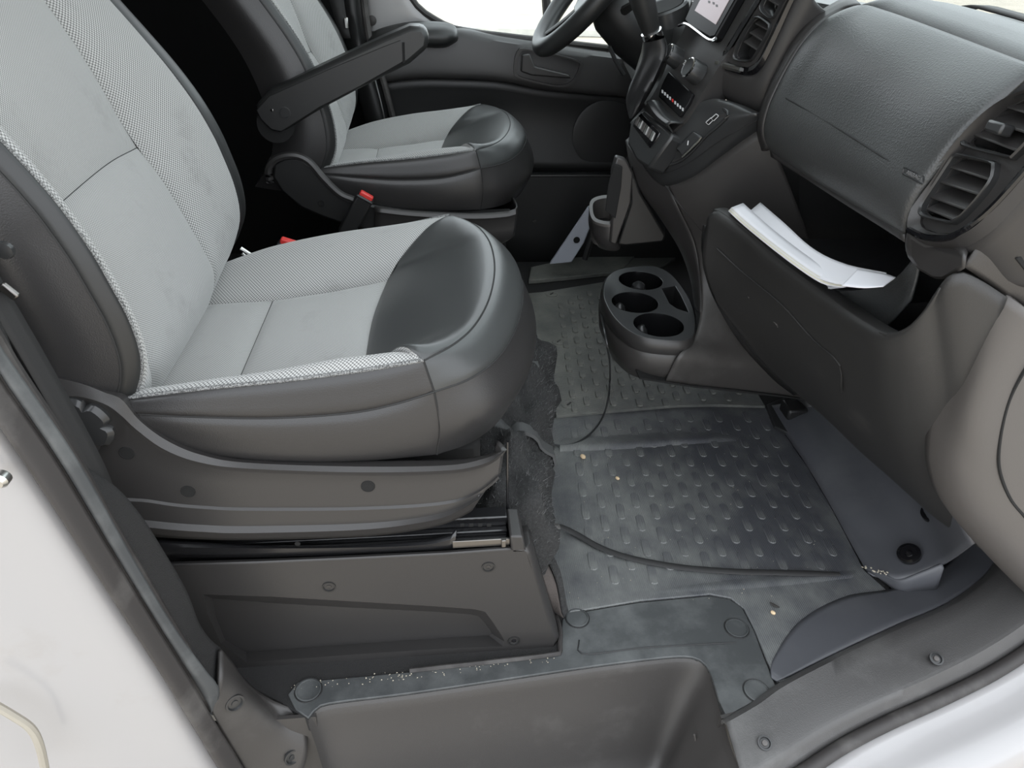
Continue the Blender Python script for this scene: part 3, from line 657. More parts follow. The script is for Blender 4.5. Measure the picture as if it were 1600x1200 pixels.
# inboard recliner cover
cv = [(428, 255), (445, 246), (470, 247), (490, 262), (515, 290), (545, 312), (590, 322), (640, 330), (720, 335), (800, 332), (800, 362), (790, 372), (700, 372), (600, 368), (540, 352), (505, 340), (470, 325), (440, 300), (425, 276)]
cvr = prism('inboard_trim', [P(a, b, y=1.690) for a, b in cv], (0, .035, 0), 'plastic_dark', ds, .006)  # darker than the near skirt; weak far light put into the colour
rimc = [P(a, b, y=1.688) for a, b in [(422, 285), (420, 262), (435, 247), (460, 243), (482, 252), (505, 278), (530, 302), (552, 312)]]
tube('trim_rim', rimc, .009, 'plastic', cvr, n=40, k=8)
lathe('trim_hole', P(502, 318, y=1.689), (0, -1, 0), [(.008, 0), (.008, .001), (.006, .0012), (.0055, -.001)], 'void', cvr, k=16)
sk1 = [P(a, b, y=1.685) for a, b in [(585, 322), (650, 329), (740, 333), (790, 330), (806, 326)]]
sk2 = [p+A(.0, .0, -.085) for p in sk1]
def wr(c): e = c[-1]; return c+[e+A(.006, .02, 0), e+A(.004, .08, 0), e+A(-.02, .40, 0)]
loft('front_skirt', [wr(sk1), wr([p+A(0, -.006, -.012) for p in sk1]), wr([p+A(0, -.002, -.02) for p in sk1]), wr([p+A(-.005, .0, -.075) for p in sk1]), wr([p+A(-.03, .02, -.10) for p in sk1])], 'plastic', ds, nu=40, sub=2, out=(.3, -1, 0), solid=.004)
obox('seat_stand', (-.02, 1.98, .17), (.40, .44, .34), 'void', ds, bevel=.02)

# seat belt buckles beside the seats
def buckle(px0, px1, y, label, w=.034):
    a = P(*px0, y=y); b = P(*px1, y=y); d = a-b; L_ = np.linalg.norm(d); d /= L_
    sd = np.cross(d, A(0, 1, 0)); 
    t = thing('belt_buckle', label, 'buckle', tuple(b), 'seat belt buckles')
    sh = obox('housing', b+d*L_*.5, (w, .026, L_), 'plastic_dark', t, axes=[sd, A(0, 1, 0), d], bevel=.005)
    obox('release_button', a+d*.002+A(0, -.004, 0), (w*.82, .016, .012), 'red', t, axes=[sd, A(0, 1, 0), d], bevel=.003)
    obox('button_rim', a-d*.006+A(0, -.006, 0), (w*1.02, .018, .006), 'plastic_smooth', t, axes=[sd, A(0, 1, 0), d], bevel=.002)
    tube('stalk', [b+d*.01, b-d*.03, b-d*.12], .009, 'webbing', t, n=10)
    return t
buckle((572, 306), (540, 365), 1.66, 'upright black seat belt buckle with red button beside the driver seat', .040)
buckle((452, 379), (440, 430), 1.33, 'low seat belt buckle with red button between seat back and near cushion', .040)
for (a, b, c, d_) in [((376, 388), (400, 404), 1.30, .004), ((378, 396), (392, 410), 1.305, .0035)]:
    o = tube('recliner_link', [P(*a, y=c), P(*b, y=c)], d_, 'steel', ps, n=6)

# ------------------------------------------------------------------ near door opening: pillar, seals, belt, sill
def edge_strip(name, left, right, m, parent=None, crown=0.0, solid=.006, nu=50, sub=4, **kw):
    l_ = crv(left, nu); r_ = crv(right, nu)
    mid = (l_+r_)/2+A(0, -crown, 0)
    return loft(name, [l_, mid, r_] if crown else [l_, r_], m, parent, nu=nu, sub=sub, vsmooth=bool(crown), solid=solid, **kw)
def yl(px, y0, y1):
    n = len(px); return [P(a, b, y=y0+(y1-y0)*i/(n-1)) for i, (a, b) in enumerate(px)]
PT_L = yl([(-120, 340), (-40, 475), (14, 560), (60, 630), (119, 714), (165, 795), (210, 875), (273, 980), (320, 1045), (343, 1077)], .600, .622)
PT_R = yl([(-60, 380), (0, 500), (40, 590), (90, 670), (130, 724), (182, 761), (217, 801), (245, 843), (290, 920), (311, 973), (330, 1000), (345, 1012)], .63, .665)
o = edge_strip('wall_right_pillar_trim', PT_L, PT_R, 'carpet', crown=.006); tag(o, 'dark textured trim on the near door pillar', 'trim', kind='structure')
ST_L = yl([(-140, 345), (-70, 465), (0, 585), (88, 714), (168, 847), (245, 973), (300, 1060), (331, 1112)], .588, .606)
ST_R = yl([(-120, 340), (-40, 475), (14, 560), (119, 714), (210, 875), (273, 980), (320, 1045), (343, 1077), (336, 1112)], .596, .612)
o = edge_strip('trim_1', ST_L, ST_R, 'rubber_grey', crown=.006, solid=.008); tag(o, 'grey dusty rubber strip along the near door pillar', 'trim', kind='structure')
tube('strip_backing', [p+A(-.004, .014, -.002) for p in ST_L], .014, 'rubber', o, n=50)
SE_R = yl([(-150, 345), (-80, 460), (-5, 585), (85, 716), (165, 849), (242, 975), (297, 1062), (329, 1116), (381, 1200), (400, 1232)], .588, .600)
SE_L = yl([(-190, 400), (-110, 505), (0, 668), (68, 770), (128, 863), (185, 952), (255, 1060), (340, 1200), (360, 1235)], .578, .590)
o = edge_strip('trim_2', SE_L, SE_R, 'rubber', crown=.014, solid=.008, sub=6); tag(o, 'rounded rubber door seal following the near door pillar', 'door seal', kind='structure')
# white painted pillar sheet with pressed creases
w0 = yl([(-190, 400), (-110, 505), (0, 668), (68, 770), (128, 863), (185, 952), (255, 1060), (340, 1200), (360, 1235)], .584, .596)
w1 = yl([(-215, 420), (-140, 525), (-30, 690), (38, 793), (98, 887), (155, 975), (225, 1083), (308, 1215), (330, 1250)], .574, .586)
w2 = yl([(-260, 470), (-190, 570), (-80, 735), (-10, 835), (50, 925), (110, 1012), (180, 1112), (260, 1240), (285, 1280)], .572, .580)
w3 = yl([(-310, 530), (-240, 630), (-130, 790), (-60, 890), (5, 975), (65, 1055), (135, 1150), (210, 1265), (235, 1310)], .562, .568)
w4 = yl([(-360, 600), (-290, 700), (-180, 855), (-110, 950), (-45, 1030), (20, 1105), (88, 1190), (160, 1295), (180, 1340)], .560, .562)
w5 = yl([(-460, 760), (-390, 850), (-280, 990), (-210, 1070), (-140, 1140), (-70, 1210), (0, 1290), (60, 1380), (80, 1420)], .540, .540)
w6 = yl([(a-260, b+190) for a, b in [(-460, 760), (-390, 850), (-280, 990), (-210, 1070), (-140, 1140), (-70, 1210), (0, 1290), (60, 1380), (80, 1420)]], .532, .532)
wp = loft('wall_right', [w0, w1, w2, w3, w4, w5, w6], 'white_paint', nu=70, sub=6, vsmooth=True, solid=.003, out=(0, -1, 0))
tag(wp, 'white painted door pillar sheet with pressed creases beside the near seal', 'body panel', kind='structure')
lathe('bolt', P(2, 748, y=.558), (0, -1, 0), [(.008, -.004), (.008, .004), (.005, .008)], 'steel', wp, k=16)
tube('sealer_bead', [P(-20, 1095, y=.535), P(20, 1118, y=.534), P(48, 1138, y=.533), P(62, 1165, y=.530), P(72, 1210, y=.527)], .005, 'sealer', wp, n=40)
# seat belt webbing
bl = thing('seat_belt', 'black woven seat belt webbing hanging along the near door pillar', 'seat belt', tuple(P(178, 760, y=.67)))
loft('webbing', [yl([(-120, 200), (-60, 330), (0, 432), (80, 570), (154, 706), (180, 765)], .66, .668), yl([(-150, 260), (-80, 385), (0, 503), (60, 605), (109, 690), (140, 745)], .632, .640)], 'webbing', bl, nu=40, sub=3, solid=.0015)
obox('belt_tongue', P(14, 455, y=.655), (.009, .006, .018), 'steel_dark', bl, axes=[A(.8, 0, .6), A(0, 1, 0), A(-.6, 0, .8)], bevel=.002)
lathe('belt_button', P(8, 390, y=.66), (0, -1, 0), [(.009, 0), (.008, .004), (.003, .005)], 'plastic_smooth', bl, k=14)
# lower corner trim at the rear end of the step
ct = loft('trim_3', [[P(329, 1110, y=.603), P(343, 1060, y=.62), P(346, 1014, y=.655)], [P(352, 1150, y=.603), P(366, 1080, y=.625), P(362, 1032, y=.66)],
                     [P(372, 1185, y=.603), P(400, 1110, y=.63), P(385, 1063, y=.665)], [P(395, 1225, y=.603), P(440, 1150, y=.63), P(422, 1092, y=.663)], [P(440, 1260, y=.603), P(478, 1190, y=.62), P(478, 1116, y=.655)]], 'plastic_worn', nu=20, sub=5, vsmooth=True, solid=.005)
tag(ct, 'black plastic corner trim with two screws behind the step well', 'trim', kind='structure')
for (a, b, yy) in [(367, 1099, .624), (457, 1183, .618)]:
    pc = on_obj(ct, a, b, .001)
    rr = lathe('screw_recess', pc, (.55, -.8, .2), [(.013, -.002), (.013, .0015), (.0105, .0018), (.009, -.001), (.004, -.0005)], 'plastic_smooth', ct, k=20)
    lathe('screw', pc, (.55, -.8, .2), [(.005, -.001), (.0045, .001), (.002, .0012)], 'plastic_smooth', ct, k=10)
mesh_obj('rear_filler', [A(-.9, .618, -.45), A(RIM[0][0]+.01, .618, -.45), A(RIM[0][0]+.01, .640, .0), A(-.9, .640, .0)], [(0, 1, 2, 3)], 'plastic_worn', ct, False, solid=.006)
# sill trim
def zl(px, zs): return [P(a, b, z=z) for (a, b), z in zip(px, np.interp(np.linspace(0, 1, len(px)), np.linspace(0, 1, len(zs)), zs))]
si0 = zl([(1128, 1124), (1175, 1097), (1215, 1068), (1300, 1024), (1400, 977), (1480, 942), (1540, 897), (1575, 850)], [.004, .008, .014, .024, .036, .05, .07, .10])
si1 = zl([(1118, 1140), (1178, 1105), (1222, 1078), (1308, 1034), (1408, 988), (1488, 954), (1555, 912), (1605, 865)], [.012, .015, .022, .034, .048, .064, .085, .12])
si2 = zl([(1160, 1215), (1225, 1175), (1290, 1135), (1360, 1100), (1450, 1060), (1530, 1020), (1600, 975), (1660, 920)], [.004, .008, .014, .026, .042, .058, .08, .115])
si3 = zl([(1190, 1235), (1250, 1195), (1310, 1156), (1380, 1120), (1465, 1082), (1545, 1042), (1612, 998), (1680, 940)], [-.02, -.016, -.01, .002, .016, .034, .055, .09])
sl = loft('trim_4', [[p+A(0, .004, -.012) for p in si0], si0, [p*.85+q*.15+A(0, 0, .012) for p, q in zip(si0, si2)], [p*.06+q*.94+A(0, 0, .002) for p, q in zip(si0, si2)], si2, si3], 'sill_plastic', nu=60, sub=3, vsmooth=False, solid=.005, out=(0, -.3, 1))
tag(sl, 'grained black sill trim curving up beside the passenger footwell', 'trim', kind='structure')
for (a, b, zz) in [(1463, 1029, .056), (1195, 1161, .014)]:
    nn = A(-.1, -.35, .93)
    rr = lathe('screw_recess', P(a, b, z=zz), nn, [(.0105, -.002), (.0105, .0015), (.008, .0018), (.007, -.0005), (.004, 0)], 'plastic_smooth', sl, k=20)
    lathe('screw', P(a, b, z=zz+.001), nn, [(.0045, -.001), (.004, .0015), (.0015, .0018)], 'plastic_grey', sl, k=10)
mesh_obj('front_filler', [A(RIM[-1][0]-.03, .560, -.45), A(1.1, .60, -.45), A(1.1, .66, .06), A(RIM[-1][0]-.005, .585, .004)], [(0, 1, 2, 3)], 'plastic_worn', sl, False, solid=.006)
se0 = [p+A(.004, -.008, -.004) for p in si3]; 
ss = tube('trim_5', se0, .011, 'rubber', n=70, k=12); tag(ss, 'black rubber door seal running below the sill trim', 'door seal', kind='structure')
b0 = [p+A(.006, -.014, -.006) for p in si3]; b1 = [p+A(.03, -.035, -.012) for p in si3]; b2 = [p+A(.05, -.10, -.035) for p in si3]; b3 = [p+A(.06, -.115, -.20) for p in si3]
bs = loft('wall_right_sill', [b0, b1, b2, b3], 'white_paint', nu=60, sub=5, vsmooth=True, solid=.003, out=(0, -.5, 1))
tag(bs, 'white painted body sill below the rubber seal at the door opening', 'body panel', kind='structure')

# ------------------------------------------------------------------ rest of the van shell
def panel(name, pts, m, label, thick=.02):
    o = quad(name, pts, m, label=label, thick=thick, cat='panel'); return o
panel('ceiling', [(-3.2, .45, 1.62), (.14, .52, 1.62), (.14, 2.42, 1.62), (-3.2, 2.52, 1.62)], 'headliner', 'light grey cab roof lining')
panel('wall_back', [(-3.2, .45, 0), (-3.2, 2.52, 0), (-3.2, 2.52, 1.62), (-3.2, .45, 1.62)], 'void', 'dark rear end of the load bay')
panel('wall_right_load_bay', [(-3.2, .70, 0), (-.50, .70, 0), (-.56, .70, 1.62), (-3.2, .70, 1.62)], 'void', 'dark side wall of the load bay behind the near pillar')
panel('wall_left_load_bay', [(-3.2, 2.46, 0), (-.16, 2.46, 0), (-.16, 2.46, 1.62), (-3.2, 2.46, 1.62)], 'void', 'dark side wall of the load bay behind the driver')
panel('wall_bulkhead', [(-1.3, .58, 0), (-1.3, 2.45, 0), (-1.3, 2.45, 1.62), (-1.3, .58, 1.62)], 'carpet', 'dark bulkhead behind the cab seats')
panel('wall_front', [(1.14, .58, -.03), (1.14, 2.44, -.03), (1.14, 2.44, .78), (1.14, .58, .78)], 'carpet', 'dark front wall of the footwell')
panel('wall_left_sill', [(-.2, 2.40, -.45), (1.14, 2.40, -.45), (1.14, 2.40, .32), (-.2, 2.40, .32)], 'plastic_dark', 'dark far sill below the driver door')
# windscreen and pillars
ws = panel('window_1', [(1.20, .62, .84), (1.20, 2.38, .84), (.15, 2.30, 1.62), (.15, .70, 1.62)], 'glass', 'sloping windscreen glass above the dashboard', .005)
for sgn, y0, y1 in ((0, .60, .68), (1, 2.40, 2.32)):
    o = tube('wall_left_a_pillar' if sgn else 'wall_right_a_pillar', [(1.18, y0, .84), (.67, (y0+y1)/2, 1.23), (.15, y1, 1.62)], .045, 'headliner', n=12, smooth=False)
    tag(o, 'pale windscreen pillar on the driver side' if sgn else 'pale windscreen pillar beside the passenger door', 'pillar', kind='structure')

# ------------------------------------------------------------------ driver door (far side)
yD = 2.38
def D(a, b, d=0): return P(a, b, y=yD+d)
dr = tag(bpy.data.objects.new('door_1', None), 'black plastic lined driver door on the far side', 'door', kind='structure'); COL.objects.link(dr); dr.location = (.3, yD, .2)
sillc = [D(560, 58), D(640, 52), D(715, 50), D(780, 62), D(850, 72), D(930, 84), D(1000, 92), D(1100, 100)]
mids = [D(560, 130), D(640, 118), D(715, 118), D(780, 122), D(850, 135), D(930, 143), D(1000, 150), D(1100, 160)]
up = loft('upper_panel', [[p+A(0, .05, .012) for p in sillc], [p+A(0, .012, .008) for p in sillc], sillc, [p+A(0, -.012, -.012) for p in sillc], [p+A(0, -.02, 0) for p in mids], [p+A(0, .02, -.01) for p in mids]], 'plastic', dr, nu=40, sub=4, vsmooth=True, solid=.006, out=(0, -1, .3))
lows = [p+A(0, .012, -.005) for p in mids]
lo_b = [D(600, 268), D(640, 268), D(715, 268), D(780, 268), D(850, 268), D(930, 268), D(1000, 268), D(1100, 268)]
loft('lower_panel', [lows, [p*.6+q*.4+A(0, .02, 0) for p, q in zip(lows, lo_b)], lo_b], 'plastic_dark', dr, nu=40, sub=4, vsmooth=True, solid=.006, out=(0, -1, 0))
lo2 = [p+A(0, -.05, 0) for p in lo_b]
loft('door_pocket', [lo_b, lo2, [p+A(0, 0, -.01) for p in lo2], [p+A(0, .015, -.40) for p in lo2]], 'plastic_dark', dr, nu=30, sub=2, out=(0, -1, .2), solid=.004)
tube('pocket_edge', lo2, .004, 'plastic', dr, n=30)
# padded elbow rest on the sill
eb = [[D(575, 60, -.02), D(590, 46, -.03), D(640, 34, -.03), D(690, 34, -.03), D(710, 40, -.03), D(716, 52, -.02)],
      [D(575, 62, -.05), D(590, 56, -.07), D(640, 50, -.08), D(690, 48, -.08), D(710, 52, -.07), D(716, 58, -.04)],
      [D(577, 66, -.05), D(592, 66, -.07), D(640, 68, -.08), D(690, 70, -.08), D(707, 66, -.07), D(715, 62, -.04)],
      [D(577, 70, 0), D(592, 74, 0), D(640, 74, 0), D(690, 76, 0), D(707, 70, 0), D(715, 64, 0)]]
loft('elbow_pad', eb, 'leather_plain', dr, nu=40, sub=5, vsmooth=True, solid=.003, out=(0, -1, .5))
# pull handle in a recess
hr = [(812, 84), (830, 80), (900, 96), (904, 108), (893, 127), (870, 133), (820, 122), (808, 114)]
ring('pull_recess', [D(a+(a-855)*.10, b+(b-105)*.12, -.030) for a, b in hr], [D(a, b, -.030) for a, b in hr], (0, -1, 0), .03, 'plastic', dr, nu=40)
mesh_obj('recess_back', [D(a, b, -.012) for a, b in hr], [tuple(range(len(hr)))], 'plastic_dark', dr, False)
prism('pull_handle', [D(a, b, -.045) for a, b in [(816, 86), (828, 84), (836, 104), (890, 117), (892, 123), (830, 118), (814, 112)]], (0, .02, 0), 'plastic', dr, .004)
# speaker grille and upright rib in the lower panel
lathe('speaker_grille', D(945, 210, .012), (0, -1, 0), [(.11, 0), (.11, .004), (.10, .006), (.04, .0065)], 'plastic_dark', dr, k=36)
# white painted inner door frame, rubber run and glass
fr = patch('door_frame', [D(560, -160, .03), D(565, -60, .03), D(575, 62, .03)], [D(610, -160, .03), D(648, 0, .03), D(725, 60, .03)], [D(560, -160, .03), D(610, -160, .03)], [D(575, 62, .03), D(650, 64, .03), D(725, 60, .03)], 'white_paint', dr, nu=20, nv=12, pillow=(.01, .4), solid=.02)
lathe('frame_plug', D(581, 32, .014), (0, -1, 0), [(.014, 0), (.014, .003), (.006, .006)], 'rubber', dr, k=18)
tube('glass_run', [D(605, -160, .03), D(640, -10, .03), D(650, 8, .03), D(672, 26, .03), D(715, 46, .03), D(800, 58, .03), D(1100, 92, .03)], .010, 'rubber', dr, n=40)
tube('window_frame_front', [D(858, 66, .03), D(850, -40, .03), D(830, -200, .03)], .014, 'rubber', dr, n=12)
g_ = quad('window_2', [D(600, -260, .035), D(650, 60, .035), D(1200, 98, .035), D(1200, -260, .035)], 'glass', parent=None, label='driver door window glass', cat='window', thick=.004)
# door frame / pillar behind the driver with belt
pil = loft('wall_left', [[P(505, -60, y=2.36), P(535, 60, y=2.36), P(560, 160, y=2.36), P(590, 260, y=2.36), P(600, 330, y=2.36)], [P(545, -60, y=2.33), P(558, 60, y=2.33), P(585, 160, y=2.33), P(608, 260, y=2.33), P(620, 330, y=2.33)], [P(556, -60, y=2.36), P(572, 60, y=2.36), P(605, 160, y=2.36), P(640, 260, y=2.36), P(650, 330, y=2.36)]], 'plastic_dark', nu=24, sub=4, vsmooth=True, solid=.01)
tag(pil, 'black pillar trim behind the driver seat', 'pillar', kind='structure')
tube('pillar_seal', [P(562, -60, y=2.34), P(577, 60, y=2.34), P(600, 130, y=2.34), P(625, 230, y=2.34)], .010, 'rubber', pil, n=20)
tube('pillar_wire', [P(586, 125, y=2.33), P(595, 160, y=2.33), P(602, 193, y=2.33)], .003, 'steel', pil, n=10)
bh = thing('belt_guide', 'dark belt guide with silver clip on the pillar behind the driver seat', 'seat belt', tuple(P(530, 40, y=2.31)))
loft('webbing', [[P(500, -60, y=2.31), P(520, 20, y=2.31), P(535, 60, y=2.31)], [P(530, -60, y=2.31), P(540, 20, y=2.31), P(548, 60, y=2.31)]], 'webbing', bh, nu=12, sub=2, solid=.002)
obox('clip', P(541, 36, y=2.30), (.012, .01, .03), 'steel', bh, bevel=.003)
# far door step and sill
lathe('kick_plate_stud', P(835, 345, y=2.30), (0, -1, 0), [(.006, 0), (.005, .004)], 'plastic', pil, k=8)
br = thing('metal_brace', 'grey painted metal brace with a dark hole by the far footwell', 'brace', tuple(P(878, 410, y=2.18)))
bp_ = prism('brace_plate', [P(a, b, y=2.18) for a, b in [(858, 413), (893, 410), (912, 380), (926, 345), (932, 322), (917, 326), (890, 366)]], (.01, .03, 0), 'grey_paint', br, .003)
lathe('brace_hole', P(901, 375, y=2.179), (0, -1, 0), [(.011, 0), (.011, .001), (.008, .0012)], 'void', br, k=16)
tube('brace_bar', [P(914, 405, y=2.15), P(925, 370, y=2.15), P(940, 340, y=2.15)], .010, 'plastic_dark', br, n=10)

# ------------------------------------------------------------------ dashboard
da = thing('dashboard', 'wide black plastic dashboard with air vents and open shelf', 'dashboard', (.62, 1.2, .55))
# padded airbag panel
ab_bot = [P(1203, 236, y=1.20), P(1250, 265, y=1.10), P(1319, 309, y=.96), P(1380, 346, y=.83), P(1412, 366, y=.77)]
ab_top = [P(1319, 16, y=1.20), P(1350, 8, y=1.16), P(1380, 15, y=1.12), P(1440, 36, y=1.02), P(1520, 66, y=.90), P(1620, 104, y=.76)]
ab_l = [P(1203, 236, y=1.20), P(1194, 214, y=1.20), P(1197, 184, y=1.20), P(1208, 152, y=1.20), P(1231, 106, y=1.20), P(1256, 66, y=1.20), P(1287, 34, y=1.20), P(1319, 16, y=1.20)]
ab_r = [P(1412, 366, y=.77), P(1416, 344, y=.765), P(1431, 309, y=.76), P(1459, 272, y=.755), P(1506, 212, y=.75), P(1560, 160, y=.75), P(1620, 104, y=.76)]
ab = patch('airbag_panel', ab_bot, ab_top, ab_l, ab_r, 'plastic_dash', da, nu=46, nv=40, pillow=(.020, .45), solid=.006)
def bez(*a): return list(a)
ABG = coons(ab_bot, ab_top, ab_l, ab_r, 46, 40)
def on_ab(px, py, lift=.0):               # nearest panel vertex depth under a pixel
    me = ab.data; off = np.array(wloc(da)); best = None
    for v in me.vertices:
        p = np.array(v.co)+off; c = RT.T@(p-EYE); q = (800+F_PX*c[0]/c[2]-px)**2+(600+F_PX*c[1]/c[2]-py)**2
        if best is None or q < best[0]: best = (q, np.linalg.norm(p-EYE))
    v = RT@np.array([px-800., py-600., F_PX]); v /= np.linalg.norm(v)
    return EYE+v*(best[1]-lift)
tube('panel_groove', [on_ab(a, b, .0005) for a, b in [(1228, 153), (1270, 177), (1320, 207), (1370, 239), (1409, 263)]], .0014, 'thread', ab, n=40, k=6)
bp4 = [on_ab(a, b, .002) for a, b in [(1413, 261), (1444, 276), (1441, 288), (1410, 271)]]
tube('badge_frame', bp4, .0009, 'plastic_smooth', ab, n=40, k=5, smooth=False, closed=True)
def text_obj(name, body, c, ax, ay, width, m, parent, extrude=.03):
    cu = bpy.data.curves.new(name, 'FONT'); cu.body = body; cu.size = 1; cu.extrude = extrude; cu.align_x = 'CENTER'; cu.align_y = 'CENTER'
    tmp = bpy.data.objects.new(name, cu); COL.objects.link(tmp)
    dg = bpy.context.evaluated_depsgraph_get(); me = bpy.data.meshes.new_from_object(tmp.evaluated_get(dg)); bpy.data.objects.remove(tmp)
    co = np.array([v.co[:] for v in me.vertices]); w = np.ptp(co[:, 0]); s = width/w
    ax = np.array(ax)/np.linalg.norm(ax); ay = np.array(ay)-ax*np.dot(ay, ax); ay /= np.linalg.norm(ay); az = np.cross(ax, ay); off = np.array(wloc(parent))
    for v in me.vertices: v.co = Vector(tuple(np.array(c)+s*(v.co[0]*ax+v.co[1]*ay+v.co[2]*az)-off))
    me.materials.clear(); me.materials.append(MAT[m]); me.name = name
    o = bpy.data.objects.new(name, me); COL.objects.link(o); o.parent = parent; return o
bc = sum(bp4)/4
text_obj('badge_lettering', 'AIRBAG', bc+(EYE-bc)/np.linalg.norm(EYE-bc)*.0025, bp4[1]-bp4[0], bp4[0]-bp4[3], .022, 'ink_dim', ab, .08)
# darker surround left of the panel, under-lip and top
su_l = [P(a, b, y=1.235) for a, b in [(1190, 236), (1182, 205), (1186, 176), (1196, 145), (1218, 100), (1243, 58), (1275, 22), (1310, 0), (1330, -8)]]
loft('panel_surround', [su_l, [p+A(-.004, 0, .0) for p in crv(ab_l+[ab_top[1]], 9)]], 'plastic', da, nu=40, sub=3, solid=.006)
lipc = [p+A(.012, 0, -.012) for p in ab_bot]
loft('panel_underlip', [ab_bot, [p+A(.004, 0, -.010) for p in ab_bot], [p+A(.06, 0, -.022) for p in ab_bot]], 'plastic', da, nu=30, solid=.003, out=(-.5, 0, -1))
dt0 = ab_top; dt1 = [p+A(.05, 0, .012) for p in ab_top]; dt2 = [p+A(.14, -.01, .004) for p in ab_top]; dt3 = [p+A(.16, -.01, -.004) for p in ab_top]; dt4 = [p+A(.45, 0, -.02) for p in ab_top]
dt = loft('top_pad', [dt0, dt1, dt2, dt3, dt4], 'plastic_dash', da, nu=40, sub=4, vsmooth=True, solid=.006, out=(-.2, 0, 1))
mesh_obj('top_shelf', [(.66, 1.18, .90), (.66, 2.36, .90), (1.18, 2.36, .85), (1.18, .62, .85), (.95, .62, .875)], [(0, 1, 2, 3, 4)], 'plastic_dash', da, False, solid=.01)
loft('defrost_strip', [[p+A(.17, 0, .004) for p in ab_top], [p+A(.20, 0, .004) for p in ab_top]], 'rubber', da, nu=30, solid=.004, out=(0, 0, 1))

# side air vent at the door end
va = P(1419, 372, y=.755); vb = P(1610, 110, y=.71); vc = P(1600, 330, y=.615)
VP = plane3(va, vb, vc); vn = VP[1]
def V_(a, b, d=0): return PL(a, b, VP)+vn*d
vent_out = [(1420, 362), (1424, 340), (1440, 305), (1470, 262), (1515, 207), (1560, 166), (1610, 140), (1690, 120), (1715, 150), (1690, 200), (1640, 262), (1590, 320), (1545, 365), (1500, 388), (1455, 384), (1428, 376)]
vent_in = [(1440, 348), (1444, 330), (1456, 304), (1482, 264), (1522, 214), (1565, 174), (1612, 150), (1672, 134), (1690, 155), (1666, 195), (1622, 252), (1578, 302), (1538, 344), (1498, 364), (1465, 364), (1446, 358)]
ve = ring('side_vent', [V_(a, b) for a, b in vent_out], [V_(a, b, .002) for a, b in vent_in], vn, .05, 'plastic', da, nu=64, lip=.010)
low = [(1446, 330), (1450, 318), (1470, 288), (1494, 252), (1502, 246), (1550, 256), (1556, 264), (1552, 284), (1528, 316), (1502, 342), (1490, 346), (1455, 338)]
upr = [(1513, 219), (1516, 211), (1545, 182), (1570, 164), (1600, 154), (1650, 146), (1660, 152), (1655, 168), (1630, 200), (1595, 238), (1582, 244), (1520, 228)]
holed_plate('vent_plate', [V_(a, b, -.001) for a, b in vent_in], [[V_(a, b, -.001) for a, b in low], [V_(a, b, -.001) for a, b in upr]], 'plastic', ve, .003, vn)
tube('vent_gloss_trim', [V_(a, b, .010) for a, b in [(1432, 362), (1460, 374), (1500, 372), (1545, 345), (1590, 300), (1640, 240), (1690, 175)]], .004, 'gloss_black', ve, n=50)
def vent_cell(cell, nsl, par, plane, d0, tabs=False):
    pf = lambda a, b, d=0: PL(a, b, plane)+plane[1]*d
    cx = sum(a for a, b in cell)/len(cell); cy = sum(b for a, b in cell)/len(cell)
    fr_ = ring('vent_frame', [pf(cx+(a-cx)*1.10, cy+(b-cy)*1.10, d0+.006) for a, b in cell], [pf(a, b, d0+.006) for a, b in cell], plane[1], .036, 'plastic_smooth', par, nu=40, lip=.002)
    mesh_obj('vent_duct', [pf(cx+(a-cx)*1.06, cy+(b-cy)*1.06, d0-.034) for a, b in cell], [tuple(range(len(cell)))], 'void', par, False)
    return fr_
vent_cell(low, 4, ve, VP, 0); vent_cell(upr, 3, ve, VP, 0)
def slat(par, a, b, t, plane, d, m='plastic', nm='slat'):
    """a blade from pixel a to b; its rear edge reaches back into the duct"""
    n = plane[1]; p = PL(*a, plane)+n*d; q = PL(*b, plane)+n*d; e = q-p; up_ = np.cross(n, e); up_ /= np.linalg.norm(up_)
    if up_[2] < 0: up_ = -up_
    back = -n*.020+up_*t
    return prism(nm, [p, q, q+back, p+back], up_*.0022, m, par, .0006)
for a, b in [((1486, 263), (1550, 284)), ((1470, 286), (1536, 308)), ((1454, 309), (1516, 332)), ((1450, 328), (1490, 345))]: slat(ve, a, b, .017, VP, .002)
for a, b in [((1570, 168), (1640, 190)), ((1543, 190), (1618, 214)), ((1522, 212), (1590, 238))]: slat(ve, a, b, .017, VP, .002)
e = V_(1575, 204, .010); ax_ = (V_(1618, 214)-V_(1543, 190)); ax_ /= np.linalg.norm(ax_); ay_ = np.cross(vn, ax_)
obox('vent_tab', e, (.026, .012, .016), 'plastic_smooth', ve, axes=[ax_, ay_, vn], bevel=.003)
# body of the vent end below and outside
vo = [V_(a, b) for a, b in vent_out]
lowv = [vo[1], vo[0], vo[15], vo[14], vo[13], vo[12], vo[11], vo[10], vo[9]]
loft('vent_housing', [[p-vn*.0 for p in lowv], [p-vn*.02+A(0, 0, -.010) for p in lowv], [p-vn*.05+A(.01, 0, -.035) for p in lowv], [p-vn*.09+A(.02, 0, -.045) for p in lowv]], 'plastic', da, nu=40, sub=3, vsmooth=True, solid=.003)

pod_px = [(1417, 356, .748), (1412, 385, .745), (1415, 405, .74), (1434, 424, .725), (1462, 440, .70), (1480, 440, .68), (1506, 424, .644), (1510, 392, .645), (1475, 384, .69), (1445, 378, .72)]
prism('vent_pod', [P(a, b, y=y) for a, b, y in pod_px], (.06, .07, .0), 'plastic', da, .008)
